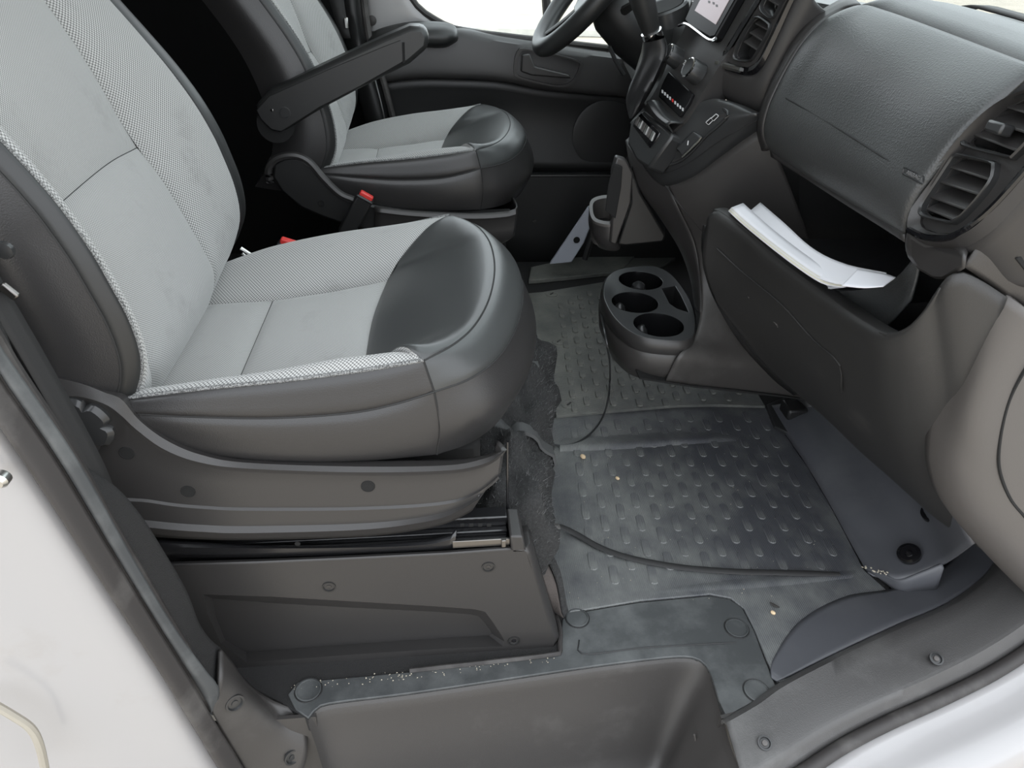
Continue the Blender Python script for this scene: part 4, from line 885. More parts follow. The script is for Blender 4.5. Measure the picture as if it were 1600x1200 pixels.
# open shelf and glovebox front
rimx = [(1113, 332), (1119, 328), (1161, 357), (1216, 406), (1275, 451), (1327, 490), (1372, 518), (1392, 521), (1418, 511), (1444, 484), (1468, 447), (1484, 424), (1496, 408)]
rimy = [1.17, 1.16, 1.10, 1.00, .90, .81, .735, .715, .695, .68, .67, .66, .655]
RIMS = [P(a, b, y=y) for (a, b), y in zip(rimx, rimy)]
RIMS_W = RIMS[:-2]+[P(1486, 430, y=.657), P(1508, 428, y=.652), P(1540, 443, y=.65), P(1574, 465, y=.650)]
under = [P(a, b, y=y) for (a, b), y in zip([(1130, 480), (1160, 520), (1205, 575), (1245, 612), (1300, 660), (1350, 708), (1400, 752), (1440, 788), (1475, 818), (1510, 842), (1540, 862), (1560, 880), (1580, 900), (1600, 925), (1620, 950)], [1.20, 1.19, 1.17, 1.13, 1.05, .98, .91, .85, .80, .77, .75, .74, .73, .72, .72])]
UN_W = crv(under, 40); RW = crv(RIMS_W, 40)
RW_LEFT = [P(1105, 362, y=1.175)]
RR = RIMS[:-2]
gl = loft('shelf_rim', [[p+A(.035, 0, -.004) for p in RR], [p+A(.022, 0, .002) for p in RR], [p+A(.008, 0, .002) for p in RR], RR], 'glove_plastic', da, nu=60, sub=3, vsmooth=True, solid=.003, out=(-1, -.2, 1))
mixc = lambda t, dx: [p*(1-t)+q*t+A(dx, 0, 0) for p, q in zip(RW, UN_W)]
gb = loft('glovebox_front', [RW, mixc(.03, -.008), mixc(.12, -.014), mixc(.5, -.030), mixc(.85, -.018), UN_W, [p+A(.08, .02, -.01) for p in UN_W]], 'glove_plastic', da, nu=70, sub=7, vsmooth=True, solid=.004, out=(-1, -.2, 0))
def seam_on(o, px, name, r, m, parent, n=50, lift=.0006): return tube(name, [on_obj(o, a, b, lift) for a, b in px], r, m, parent, n=n, k=6)
seam_on(gb, [(1120, 388), (1160, 425), (1220, 475), (1270, 530), (1305, 560), (1314, 578), (1315, 610), (1325, 650), (1345, 690)], 'door_gap', .0018, 'thread', gb, lift=.003)
# glovebox pull recess
seam_on(gb, [(1169, 464), (1190, 487), (1214, 508), (1220, 528), (1238, 562)], 'pull_edge', .0015, 'plastic_grey', gb, lift=.002)
seam_on(gb, [(1169, 464), (1176, 490), (1200, 530), (1232, 560)], 'pull_shadow_gap', .0016, 'thread', gb, lift=.002)
# shelf tray
tray = [P(1113, 345, y=1.20)+A(.03, 0, -.07), P(1400, 540, y=.73)+A(.02, 0, -.03)]
mesh_obj('shelf_floor', [RIMS[0]+A(.075, .03, -.058), RIMS[3]+A(.072, .03, -.058), RIMS[5]+A(.072, .03, -.058), RIMS[7]+A(.072, .03, -.058), RIMS[9]+A(.075, .03, -.08), A(.95, .70, .52), A(.95, 1.25, .50)], [tuple(range(7))], 'plastic_smooth', da, False, solid=.004)
loft('shelf_inner_wall', [[p+A(.035, 0, -.004) for p in RIMS], [p+A(.075, .035, -.06) for p in RIMS]], 'plastic_dark', da, nu=40, out=(1, 0, 0), solid=.003)
mesh_obj('shelf_back', [A(.90, 1.26, .45), A(.90, .62, .45), A(.86, .62, .80), A(.86, 1.26, .80)], [(0, 1, 2, 3)], 'plastic_dark', da, False, solid=.004)
# divider hump between the two shelf compartments
hp = [P(1282, 450, y=.945), P(1320, 454, y=.905), P(1360, 450, y=.87), P(1392, 440, y=.84), P(1412, 424, y=.82), P(1430, 402, y=.80), P(1445, 385, y=.79)]
loft('shelf_divider', [[p+A(.10, 0, -.02) for p in hp], hp, [p+A(-.002, -.008, -.03) for p in hp], [p+A(-.002, -.012, -.07) for p in hp]], 'plastic_dash', da, nu=30, sub=4, vsmooth=True, solid=.003, out=(-.3, -.5, 1))

# end cap of the dashboard at the door; ground light put into its colour
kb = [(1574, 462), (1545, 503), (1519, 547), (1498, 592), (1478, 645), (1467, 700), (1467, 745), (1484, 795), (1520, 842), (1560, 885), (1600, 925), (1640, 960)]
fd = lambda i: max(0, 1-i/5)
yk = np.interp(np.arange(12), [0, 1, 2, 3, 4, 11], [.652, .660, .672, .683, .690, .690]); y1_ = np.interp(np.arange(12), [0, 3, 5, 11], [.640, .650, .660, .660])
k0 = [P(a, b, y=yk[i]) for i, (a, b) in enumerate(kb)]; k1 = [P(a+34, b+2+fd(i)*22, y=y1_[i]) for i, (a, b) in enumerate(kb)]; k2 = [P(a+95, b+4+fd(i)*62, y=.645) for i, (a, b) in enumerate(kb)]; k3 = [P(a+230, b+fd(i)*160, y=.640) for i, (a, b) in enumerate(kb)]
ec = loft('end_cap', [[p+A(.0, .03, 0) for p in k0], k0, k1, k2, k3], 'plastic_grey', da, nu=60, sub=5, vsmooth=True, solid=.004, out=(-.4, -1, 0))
seam_on(ec, [(1640, 520), (1600, 580), (1575, 630), (1562, 690), (1562, 735), (1578, 778), (1600, 806), (1630, 840)], 'cap_gap', .0022, 'void', ec)
ev = [P(a, b, y=.640) for a, b in [(1588, 405), (1620, 380), (1650, 420), (1620, 440)]]
ua = [P(a, b, y=.655) for a, b in [(1506, 417), (1534, 375), (1570, 330), (1620, 270), (1680, 200)]]
ub_ = [P(a, b, y=.645) for a, b in [(1515, 420), (1560, 455), (1600, 478), (1660, 500), (1740, 520)]]
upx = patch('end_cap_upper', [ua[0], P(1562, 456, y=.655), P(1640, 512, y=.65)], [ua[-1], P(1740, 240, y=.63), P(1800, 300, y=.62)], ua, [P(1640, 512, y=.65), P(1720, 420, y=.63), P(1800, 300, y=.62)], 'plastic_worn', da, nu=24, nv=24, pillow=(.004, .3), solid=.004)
prism('latch_slot', [P(a, b, y=.634) for a, b in [(1588, 405), (1640, 372), (1660, 400), (1606, 428)]], (0, .004, 0), 'void', da, .001)

prism('dash_end_plate', [A(.66, .715, .60), A(.74, .712, .44), A(.86, .712, .32), A(1.19, .712, .27), A(1.19, .712, .84), A(.72, .712, .84)], (0, .01, 0), 'plastic_dark', da, 0)
prism('front_side_wall', [A(1.02, .73, -.02), A(1.20, .70, -.02), A(1.20, .70, .30), A(1.06, .72, .30)], (0, .01, 0), 'plastic_dark', da, 0)
# centre stack --------------------------------------------------------------
SP = plane3(P(1088, 42, y=1.50), P(1150, 60, y=1.345), P(1040, 150, y=1.462)); sn = SP[1]
def K(a, b, d=0): return PL(a, b, SP)+sn*d
st_l = [(1090, -60), (1072, 36), (1050, 80), (1032, 125), (1012, 160), (984, 192)]
st_r = [(1215, -60), (1150, 62), (1126, 100), (1098, 145), (1072, 185), (1044, 212)]
sk_ = loft('centre_stack', [[K(a, b)-sn*.05+A(0, .01, 0) for a, b in st_l], [K(a, b) for a, b in st_l], [K(a*.5+c*.5, b*.5+d*.5, .004) for (a, b), (c, d) in zip(st_l, st_r)], [K(a, b) for a, b in st_r], [K(a, b)-sn*.05 for a, b in st_r]], 'plastic', da, nu=40, sub=3, solid=.003)
# touch screen
scb = [(1080, 40), (1098, 0), (1118, -50), (1190, -50), (1166, 0), (1129, 66), (1120, 68), (1085, 46)]
so = prism('screen_bezel', [K(a, b, .020) for a, b in scb], -sn*.02, 'display_black', da, .004)
prism('screen_glass', [K(a, b, .0212) for a, b in [(1098, 25), (1111, 0), (1132, -42), (1180, -42), (1157, 0), (1131, 47)]], -sn*.002, 'screen', so, 0)
for a, b in [(1121, 12), (1128, 14), (1133, 18)]: prism('screen_mark', [K(a+dx, b+dy, .0218) for dx, dy in ((-1.5, -2), (1.5, -1.5), (1.5, 2), (-1.5, 1.5))], -sn*.0004, 'screen_mark', so, 0)
tube('screen_trim', [K(a, b, .020) for a, b in [(1072, 48), (1086, 46), (1120, 70), (1131, 68)]], .003, 'chrome', so, n=20, k=6)
# climate knobs
for a, b, r in [(1055, 89, .019), (1088, 113, .0205)]:
    kn_ = lathe('climate_knob', K(a+6, b+4, .002), sn, [(r*1.02, 0), (r, .006), (r*.95, .026), (r*.82, .030)], 'plastic_smooth', da, k=32, grips=(.05, 10, .001))
    lathe('knob_face', K(a+6, b+4, .030), sn, [(r*.80, 0), (r*.80, .0018), (r*.70, .0022), (r*.68, .0016), (.002, .0016)], 'plastic', kn_, k=28)
    lathe('knob_ring', K(a+6, b+4, .0305), sn, [(r*.90, -.001), (r*.90, .001), (r*.80, .002), (r*.79, 0)], 'chrome', kn_, k=28)
text_obj('knob_marks', '22', K(1073, 100, .0045), K(1090, 110)-K(1060, 92), K(1080, 90)-K(1072, 108), .012, 'ink', sk_)
# climate display with lit pushes
ld = [(1049, 114), (1087, 149), (1080, 164), (1066, 185), (1033, 153), (1037, 138)]
lo_ = prism('climate_display', [K(a, b, .008) for a, b in ld], -sn*.008, 'display_black', da, .002)
for q in range(9):
    t = q/8; a = 1040+t*32; b = 146+t*28
    prism('display_digit', [K(a+dx, b+dy, .0086) for dx, dy in ((-1, -3), (1.2, -2), (1.0, 3), (-1.2, 2))], -sn*.0006, 'ink' if q != 4 else 'red', lo_, 0)
loft('tray_lip', [[K(1033, 158, 0), K(1050, 178, 0), K(1068, 192, 0)], [K(1030, 163, .02), K(1046, 184, .02), K(1064, 198, .02)], [K(1024, 168, .024), K(1040, 190, .024), K(1058, 204, .024)], [K(1022, 174, 0), K(1036, 196, 0), K(1052, 210, 0)]], 'plastic_smooth', da, nu=16, sub=3, vsmooth=True, solid=.003)
# rocker row
rk = [(1001, 176), (1031, 206), (1026, 216), (1014, 231), (988, 197), (992, 186)]
RP = plane3(K(1001, 176, .010), K(1031, 206, .010), P(1008, 226, y=1.415))
prism('stack_lower', [PL(a, b, RP)-RP[1]*.003 for a, b in [(983, 188), (1003, 171), (1048, 206), (1044, 216), (1010, 262), (992, 250), (978, 224)]], -RP[1]*.04, 'plastic_smooth', da, .006)
ro = prism('rocker_row', [PL(a, b, RP) for a, b in rk], -RP[1]*.02, 'gloss_black', da, .002)
for q in range(6):
    t = (q+.5)/6; a = 994+t*28; b = 186+t*28
    prism('rocker', [PL(a+dx, b+dy, RP)+RP[1]*.002 for dx, dy in ((1.0, -7), (4.0, -4), (-1.2, 9), (-4.2, 6))], -RP[1]*.003, 'steel' if q % 2 else 'plastic_grey', ro, .0005)
# lower pod with sockets
pu = [P(1003, 238, y=1.46), P(1030, 214, y=1.40), P(1058, 192, y=1.37), P(1085, 166, y=1.35), P(1112, 155, y=1.33), P(1150, 162, y=1.29), P(1189, 178, y=1.25)]
pdn = [P(1003, 256, y=1.46), P(1018, 272, y=1.42), P(1040, 282, y=1.385), P(1078, 268, y=1.34), P(1122, 236, y=1.30), P(1160, 208, y=1.27), P(1191, 188, y=1.25)]
pod = loft('socket_pod', [[p+A(.03, 0, -.01) for p in pu], pu, [p*.5+q*.5+A(-.012, -.004, .006) for p, q in zip(crv(pu, 9), crv(pdn, 9))], pdn, [p+A(.015, .01, -.02) for p in pdn]], 'plastic_smooth', da, nu=60, sub=5, vsmooth=True, solid=.003)
seam_on(pod, [(1010, 262), (1040, 270), (1080, 252), (1122, 222), (1160, 200), (1188, 186)], 'pod_gap', .0009, 'thread', pod, lift=.001)
rc = [(1019, 238), (1043, 216), (1072, 195), (1094, 179), (1112, 164), (1138, 177), (1124, 195), (1104, 212), (1082, 236), (1062, 252), (1038, 258), (1024, 250)]
rcp = [on_obj(pod, a, b, .002) for a, b in rc]
mesh_obj('socket_tray', rcp, [tuple(range(len(rc)))], 'plastic', pod, True)
tube('tray_edge', [on_obj(pod, a, b, .002) for a, b in rc], .003, 'plastic_smooth', pod, n=60, k=8, closed=True)
fl0 = [on_obj(pod, a, b, .012) for a, b in [(1055, 232), (1082, 205), (1096, 214), (1090, 222), (1066, 245)]]
fn = np.cross(fl0[1]-fl0[0], fl0[4]-fl0[0]); fn /= np.linalg.norm(fn); fn = fn if np.dot(fn, EYE-fl0[0]) > 0 else -fn
so_ = prism('socket_flap', fl0, -fn*.012, 'plastic_smooth', pod, .003)
tube('flap_edge', [p+fn*.001 for p in [fl0[4], fl0[3], fl0[2]]], .002, 'steel', so_, n=14, k=6)
tube('flap_mark', [fl0[0]*.5+fl0[2]*.5+fn*.001+A(0, 0, .004), fl0[0]*.5+fl0[2]*.5+fn*.001+A(0, 0, -.004)], .0012, 'ink', so_, n=4, k=5)
for a, b in [(1108, 190), (1116, 184)]:
    prism('usb_port', [on_obj(pod, a+dx, b+dy, .004) for dx, dy in ((-4, 1), (3, -5), (6, -3), (-1, 4))], fn*.002, 'void', pod, .0005)
    tube('usb_rim', [on_obj(pod, a+dx, b+dy, .005) for dx, dy in ((-5, 1), (3, -6), (7, -3), (-1, 5))], .0008, 'ink', pod, n=20, k=5, smooth=False, closed=True)
# side wall and front of the console
cs_top = [p+A(.008, .004, -.012) for p in pdn[2:]]
cs_l = [cs_top[0], P(1060, 325, y=1.37), P(1085, 380, y=1.36), P(1094, 440, y=1.33), P(1094, 490, y=1.285), P(1084, 530, y=1.24), P(1060, 556, y=1.20), P(1040, 596, y=1.21)]
cs_bot = [cs_l[-1], P(1100, 606, y=1.225), P(1160, 614, y=1.235), P(1250, 624, y=1.24), P(1330, 640, y=1.24)]
cs_r = [cs_top[-1], P(1230, 280, y=1.24), P(1280, 420, y=1.24), P(1310, 540, y=1.24), cs_bot[-1]]
cw = patch('console_side', cs_top, cs_bot, cs_l, cs_r, 'plastic_worn', da, nu=40, nv=44, pillow=(.004, .2), solid=.005)
cf_l = [P(977, 218, y=1.56), P(985, 262, y=1.50), P(1000, 296, y=1.48), P(1030, 338, y=1.47), P(1062, 385, y=1.46), P(1080, 430, y=1.44), P(1088, 470, y=1.42)]
cf_r = cs_l[:5]
loft('console_front', [[p+A(.05, .02, 0) for p in cf_l], cf_l, [p*.5+q*.5+A(-.008, 0, 0) for p, q in zip(crv(cf_l, 8), crv(cf_r, 8))], cf_r], 'plastic', da, nu=40, sub=4, vsmooth=True, solid=.004)
seam_on(cw, [(1040, 290), (1066, 325), (1098, 362), (1120, 392)], 'console_gap', .0012, 'thread', cw)
# dark curved line where the glovebox meets the console
loft('glovebox_side', [[P(1104, 352, y=1.185), P(1103, 390, y=1.185), P(1118, 450, y=1.19), P(1160, 525, y=1.19), P(1215, 585, y=1.19), P(1250, 615, y=1.19)], [P(1098, 352, y=1.225), P(1096, 392, y=1.225), P(1110, 455, y=1.225), P(1152, 530, y=1.225), P(1205, 590, y=1.225), P(1240, 618, y=1.225)]], 'plastic_dark', da, nu=40, solid=.004)
mesh_obj('console_back', [A(.80, 1.27, .20), A(1.1, 1.27, .20), A(1.1, 1.75, .20), A(.80, 1.62, .20), A(.62, 1.27, .85), A(1.1, 1.27, .85), A(1.1, 1.75, .85), A(.62, 1.62, .85)], [(0, 1, 5, 4), (1, 2, 6, 5), (2, 3, 7, 6), (3, 0, 4, 7), (4, 5, 6, 7)], 'plastic_dark', da, False)

# centre air vents beside the screen
CV = plane3(P(1120, 120, y=1.36), P(1245, 20, y=1.235), P(1165, 10, y=1.33)); cn = CV[1]
def cvp(a, b, d=0): return PL(a, b, CV)+cn*d
co_out = [(1122, 100), (1150, 48), (1180, 0), (1215, -60), (1270, -60), (1238, 5), (1212, 62), (1190, 105), (1172, 118), (1142, 112)]
co_in = [(1133, 95), (1158, 50), (1188, 2), (1222, -56), (1258, -56), (1228, 6), (1202, 60), (1184, 96), (1168, 106), (1146, 103)]
cvn = ring('centre_vent', [cvp(a, b) for a, b in co_out], [cvp(a, b, .002) for a, b in co_in], cn, .04, 'gloss_black', da, nu=56, lip=.003)
clow = [(1151, 86), (1160, 62), (1175, 36), (1186, 28), (1202, 38), (1203, 46), (1192, 68), (1178, 90), (1170, 94), (1156, 92)]
cup_ = [(1192, 12), (1200, -8), (1216, -38), (1236, -34), (1236, -20), (1222, 6), (1212, 24), (1205, 26)]
holed_plate('vent_plate', [cvp(a, b, -.001) for a, b in co_in], [[cvp(a, b, -.001) for a, b in clow], [cvp(a, b, -.001) for a, b in cup_]], 'plastic', cvn, .003, cn)
vent_cell(clow, 4, cvn, CV, 0); vent_cell(cup_, 3, cvn, CV, 0)
for a, b in [((1181, 38), (1200, 48)), ((1172, 52), (1193, 66)), ((1163, 66), (1184, 80)), ((1208, -16), (1228, -4)), ((1200, 0), (1220, 12))]: slat(cvn, a, b, .010, CV, .002)
cvl = [cvp(a, b) for a, b in [(1122, 100), (1142, 112), (1172, 118), (1190, 105), (1212, 62), (1238, 5), (1270, -60)]]
loft('vent_cowl', [cvl, [p+A(.0, -.004, -.015) for p in cvl], [p+A(.012, -.006, -.05) for p in cvl], [p+A(.05, -.004, -.075) for p in cvl]], 'plastic', da, nu=40, sub=4, vsmooth=True, solid=.004, out=(-.5, -.5, -.3))
tube('vent_chrome', [cvp(a, b, .004) for a, b in [(1122, 98), (1140, 104), (1160, 109)]], .0055, 'steel', cvn, n=16, k=8)
# narrow vent on the driver side of the screen and dash hole
drv = [(1078, 36), (1084, 12), (1092, -20), (1102, -20), (1096, 6), (1086, 34)]
mesh_obj('side_vent_dark', [K(a, b, .006) for a, b in drv], [tuple(range(len(drv)))], 'void', sk_, False)
for q in range(3): slat(sk_, (1080+q*3, 30-q*12), (1090+q*3, 33-q*12), .004, SP, .009, 'steel', 'vent_blade')
lathe('dash_cup_holder', P(1036, 12, y=1.60), (-.35, -.1, .93), [(.052, -.03), (.052, .0), (.048, .004), (.043, .002), (.042, -.02), (.02, -.024)], 'plastic_smooth', da, k=32)
lathe('dash_cup_hole', P(1036, 12, y=1.60), (-.35, -.1, .93), [(.042, -.006), (.041, .0035), (.01, .0030)], 'void', da, k=28)
mesh_obj('driver_side_fascia', [A(.56, 1.55, .60), A(.56, 1.80, .60), A(.60, 2.34, .66), A(.66, 2.34, .88), A(.63, 1.55, .88)], [(0, 1, 2, 3, 4)], 'plastic', da, False, solid=.01)
mesh_obj('driver_knee_panel', [A(.56, 1.58, .60), A(.60, 2.34, .66), A(.72, 2.34, .40), A(.70, 1.58, .38)], [(0, 1, 2, 3)], 'plastic_dark', da, False, solid=.01)

# ------------------------------------------------------------------ gear lever
gs = thing('gear_lever', 'black gear lever with leather boot and chrome collar on the centre stack', 'gear lever', tuple(P(985, 190, y=1.56)))
bt_px = [[(1007, 66), (1036, 60), (1034, 53), (1010, 55)], [(1004, 90), (1040, 82), (1038, 74), (1007, 80)], [(990, 128), (1026, 116), (1030, 104), (1000, 108)], [(980, 157), (1008, 150), (1018, 134), (988, 135)], [(983, 184), (990, 182), (1004, 164), (982, 165)]]
rows = []
for r_, px in enumerate(bt_px):
    yy = [1.48, 1.46, 1.56, 1.58]
    a, b, c, d_ = [P(*p, y=y) for p, y in zip(px, (1.50, 1.47, 1.53, 1.56))]
    rows.append(crv([a, b, c, d_], 28, True, True))
Gb = np.array([crv(np.array(rows)[:, i], 26) for i in range(28)]).transpose(1, 0, 2)
cc = Gb.mean(1, keepdims=True); ang = np.linspace(0, 2*np.pi, 28, endpoint=False)
fold = 1+.10*np.sin(ang*5+np.linspace(0, 3, 26)[:, None])*np.sin(np.linspace(0, np.pi, 26))[:, None]
Gb = cc+(Gb-cc)*fold[..., None]
bo = grid_obj('boot', Gb, 'boot_leather', gs, closed=True, angle=70)
gd = P(1018, 56, y=1.505)-P(1000, -10, y=1.49); gd = -gd/np.linalg.norm(gd)
c0 = P(1020, 58, y=1.51)
lathe('collar', c0, gd, [(.019, -.020), (.0205, -.008), (.0205, .012), (.016, .014)], 'chrome', gs, k=24)
lathe('grip', c0+gd*.012, gd, [(.0165, 0), (.018, .004), (.023, .05), (.027, .09), (.026, .12), (.018, .145), (.006, .152)], 'leather_plain', gs, k=24)

# ------------------------------------------------------------------ steering wheel and column
swc = A(.402, 1.98, .895); tl = math.radians(50); e1 = A(0, 1, 0); e2 = A(math.cos(tl), 0, math.sin(tl)); en = np.cross(e1, e2); en = -en if en[0] > 0 else en
stw = thing('steering_wheel', 'black leather steering wheel in front of the driver seat', 'steering wheel', tuple(swc))
tube('wheel_rim', [swc+.19*(math.cos(t)*e1+math.sin(t)*e2) for t in np.linspace(0, 2*np.pi, 40, endpoint=False)], .023, 'leather_plain', stw, n=80, k=14, closed=True)
lathe('hub', swc-en*.03, en, [(.075, -.02), (.080, 0), (.075, .022), (.05, .030)], 'plastic', stw, k=32)
for t in (math.radians(182), math.radians(-2), math.radians(250), math.radians(290)):
    u_ = math.cos(t)*e1+math.sin(t)*e2
    sp_ = tube('spoke', [swc-en*.02+u_*.05, swc-en*.012+u_*.12, swc+u_*.185], .016, 'plastic', stw, n=12, flat=(1.2, .5))
tube('spoke_trim', [swc+en*.002-.10*e1-.05*e2, swc+en*.004-.15*e1-.05*e2, swc+en*.004-.17*e1-.06*e2], .010, 'steel', stw, n=10, flat=(1.1, .4))
prism('switch_pad', [swc+en*.014+q for q in (-.06*e1-.03*e2, -.14*e1-.045*e2, -.13*e1-.085*e2, -.07*e1-.075*e2)], -en*.015, 'plastic_smooth', stw, .004)
col = thing('steering_column', 'black shroud of the steering column with stalk', 'steering column', tuple(swc-en*.12))
lathe('shroud', swc-en*.06, -en, [(.055, -.01), (.070, .02), (.075, .10), (.065, .20), (.05, .26)], 'plastic_dark', col, k=28)
tube('stalk', [swc-en*.09-.05*e1, swc-en*.08-.13*e1+.02*e2, swc-en*.075-.19*e1+.03*e2], [.012, .010, .009], 'plastic', col, n=16)
tube('wire', [P(952, 72, y=1.9), P(962, 95, y=1.9), P(975, 117, y=1.9)], .005, 'plastic_smooth', col, n=14)

# ------------------------------------------------------------------ cup holder console
ch = thing('cup_holder', 'black cup holder console with three round cups and a slot', 'cup holder', tuple(P(1016, 470, z=.20)))
zr = .305
ro_px = [(943, 458), (948, 434), (969, 420), (1016, 415), (1042, 424), (1063, 445), (1079, 471), (1086, 497), (1084, 521), (1070, 532), (1016, 529), (985, 518), (961, 497), (948, 476)]
RO = crv([P(a, b, z=zr) for a, b in ro_px], 56, True, True)
cups = [(P(1001, 438, z=zr), .0520), (P(992, 472, z=zr), .0520), (P(1029, 507, z=zr), .0530)]
for i in range(3):
    for j in range(i):
        dd = np.linalg.norm(cups[i][0]-cups[j][0])
        if dd < cups[i][1]+cups[j][1]+.004:
            k_ = (dd-.004)/(cups[i][1]+cups[j][1]); cups[i] = (cups[i][0], cups[i][1]*k_); cups[j] = (cups[j][0], cups[j][1]*k_)
def circ(c, r, k=40): return [np.array(c)+A(r*math.cos(2*math.pi*q/k), r*math.sin(2*math.pi*q/k), 0) for q in range(k)]
slot = [P(a, b, z=zr) for a, b in [(1034, 451), (1055, 447), (1064, 462), (1076, 488), (1058, 482), (1046, 474)]]
holed_plate('rim_plate', RO, [circ(c, r) for c, r in cups]+[slot], 'rim_grey', ch, .006)
cen = RO.mean(0)
def off_out(c, d, z, tx=0, ty=0):
    q = c.copy(); n_ = q[:, :2]-cen[:2]; n_ /= np.linalg.norm(n_, axis=1, keepdims=True); q[:, :2] += n_*d; q[:, 2] = z; q[:, 0] += tx; q[:, 1] += ty; return q
grid_obj('rim_skirt', np.array([off_out(RO, 0, zr), off_out(RO, .004, zr-.004), off_out(RO, .006, zr-.030), off_out(RO, .002, zr-.034)]), 'plastic', ch, closed=True, out=None, angle=60)
bd = grid_obj('body', np.array([off_out(RO, .003, zr-.032), off_out(RO, .008, zr-.040), off_out(RO, .004, zr-.075), off_out(RO, -.012, zr-.105), off_out(RO, -.05, zr-.120), off_out(RO, -.11, zr-.122)]), 'plastic_worn', ch, closed=True, angle=60)
for i, (c, r) in enumerate(cups):
    cp = lathe('cup_well', c+A(0, 0, -.085), (0, 0, 1), [(r*.80, 0), (r*.80, .004), (r*.86, .004)], 'void', ch, k=32)
    grid_obj('cup_wall', np.array([circ(c, r), circ(c+A(0, 0, -.012), r*.95), circ(c+A(0, 0, -.085), r*.84)]), 'display_black', ch, closed=True, out=(0, 0, 1))
    for t in ((2.2, 4.2) if i else (4.9,)):
        lathe('rubber_finger', c+A(math.cos(t)*r*.78, math.sin(t)*r*.78, -.045), (0, 0, 1), [(.004, -.03), (.013, -.018), (.015, 0), (.012, .018), (.004, .027)], 'plastic_smooth', ch, k=16)
lathe('rubber_finger', P(997, 452, z=zr-.012), (0, 0, 1), [(.006, -.045), (.016, -.03), (.0185, -.005), (.015, .012), (.006, .019)], 'plastic_smooth', ch, k=20)
mesh_obj('slot_floor', [p+A(0, 0, -.05) for p in slot], [tuple(range(len(slot)))], 'void', ch, False)
loft('slot_wall', [slot, [p+A(0, 0, -.05) for p in slot]], 'plastic_dark', ch, nu=24, closed=True, smooth=False, out=(0, 0, 1))
# bridge of the lower console forward along the floor
br0 = [P(1040, 560, y=1.20), P(1100, 548, y=1.215), P(1180, 545, y=1.225), P(1260, 560, y=1.235)]
cb_ = [P(1000, 590, y=1.20), P(1084, 603, y=1.215), P(1160, 611, y=1.225), P(1250, 622, y=1.235)]
mesh_obj('underside', [cb_[0], cb_[1], cb_[2], cb_[3], cb_[3]+A(0, .4, 0), cb_[0]+A(0, .3, 0)], [(0, 1, 2, 3, 4, 5)], 'void', ch, False, solid=.004)

# fold-out storage bin on the driver side of the console
fb = thing('storage_bin', 'open fold-out storage bin with a rim painted pale for sky reflection beside the console', 'storage bin', tuple(P(955, 380, y=1.50)))
ln_px = [(964, 245), (979, 249), (990, 271), (986, 318), (963, 383), (953, 380), (957, 330), (957, 290), (957, 268)]
lid = prism('lid_frame', [P(a, b, y=1.46) for a, b in ln_px], (.0, .022, 0), 'plastic', fb, .004)
prism('lid_inner', [P(a, b, y=1.452) for a, b in [(961, 256), (973, 261), (971, 292), (962, 342), (946, 330), (951, 288)]], (.0, .006, 0), 'void', fb, .002)
prism('bin_side', [P(a, b, y=1.47) for a, b in [(986, 262), (1000, 300), (1040, 368), (1036, 378), (977, 384), (965, 382), (986, 318)]], (.03, .10, 0), 'plastic_dark', fb, .004)
tubx = [P(a, b, y=y) for a, b, y in [(921, 320, 1.62), (930, 308, 1.66), (956, 306, 1.66), (966, 330, 1.56), (962, 350, 1.47), (928, 345, 1.50)]]
to = crv(tubx, 40, True, True); cti = to.mean(0)
ti = cti+(to-cti)*.78
grid_obj('bin_rim', np.array([to+A(0, 0, -.008), to, ti, ti+A(0, 0, -.06)]), 'plastic_grey', fb, closed=True, out=(0, 0, 1))  # lighter grey than the bin; sky reflection put into the rim colour
grid_obj('bin_body', np.array([to+A(0, 0, -.006), to+A(0, 0, -.03), cti+(to-cti)*.92+A(.015, 0, -.065), cti+(to-cti)*.5+A(.02, 0, -.08)]), 'plastic', fb, closed=True, angle=60)
mesh_obj('bin_floor', [p+A(0, 0, -.05) for p in ti], [tuple(range(len(ti)))], 'void', fb, False)
lathe('bin_hinge', P(962, 331, y=1.50), (0, -1, 0), [(.007, 0), (.007, .006), (.004, .008)], 'chrome', fb, k=14)

# ------------------------------------------------------------------ papers on the shelf
def sheet(name, c0_, c1_, m, label, n=20, th=.0012, extra=None):
    o = loft(name, [c0_, c1_], m, None, nu=n, sub=8, solid=th, out=(0, -.3, 1)); return tag(o, label, 'paper', 'folded papers on the dashboard shelf')
shz = .545
p_a0 = [P(1188, 316, y=1.16), P(1225, 348, y=1.06), P(1270, 388, y=.96), P(1320, 412, y=.88), P(1385, 426, y=.80)]
p_a1 = [P(1164, 336, y=1.12), P(1205, 378, y=1.02), P(1250, 418, y=.93), P(1300, 442, y=.85), P(1372, 446, y=.775)]
sheet('paper_sheet', p_a0, p_a1, 'paper', 'upper white paper sheet curling up at the far end of the shelf')
p_b0 = [P(1150, 325, y=1.15), P(1190, 362, y=1.06), P(1240, 402, y=.965), P(1290, 436, y=.875), P(1325, 446, y=.84)]
p_b1 = [P(1138, 329, y=1.14), P(1165, 354, y=1.085), P(1220, 398, y=.975), P(1280, 440, y=.875), P(1318, 448, y=.835)]
st = thing('napkin_stack', 'stack of cream and white paper napkins leaning on the shelf edge', 'napkins', tuple(P(1200, 380, y=1.02)))
for q in range(6):
    d_ = A(.0022*q, 0, .0018*q)
    loft('napkin', [[p+d_ for p in p_b0], [p+d_*.6+A(-.0005*q, 0, 0) for p in p_b1]], 'paper_cream' if q in (1, 2, 4) else 'paper', st, nu=24, sub=3, solid=.0012, out=(-.3, -.3, 1))
p_c0 = [P(1162, 350, y=1.12), P(1215, 392, y=1.02), P(1270, 434, y=.935), P(1322, 448, y=.885)]
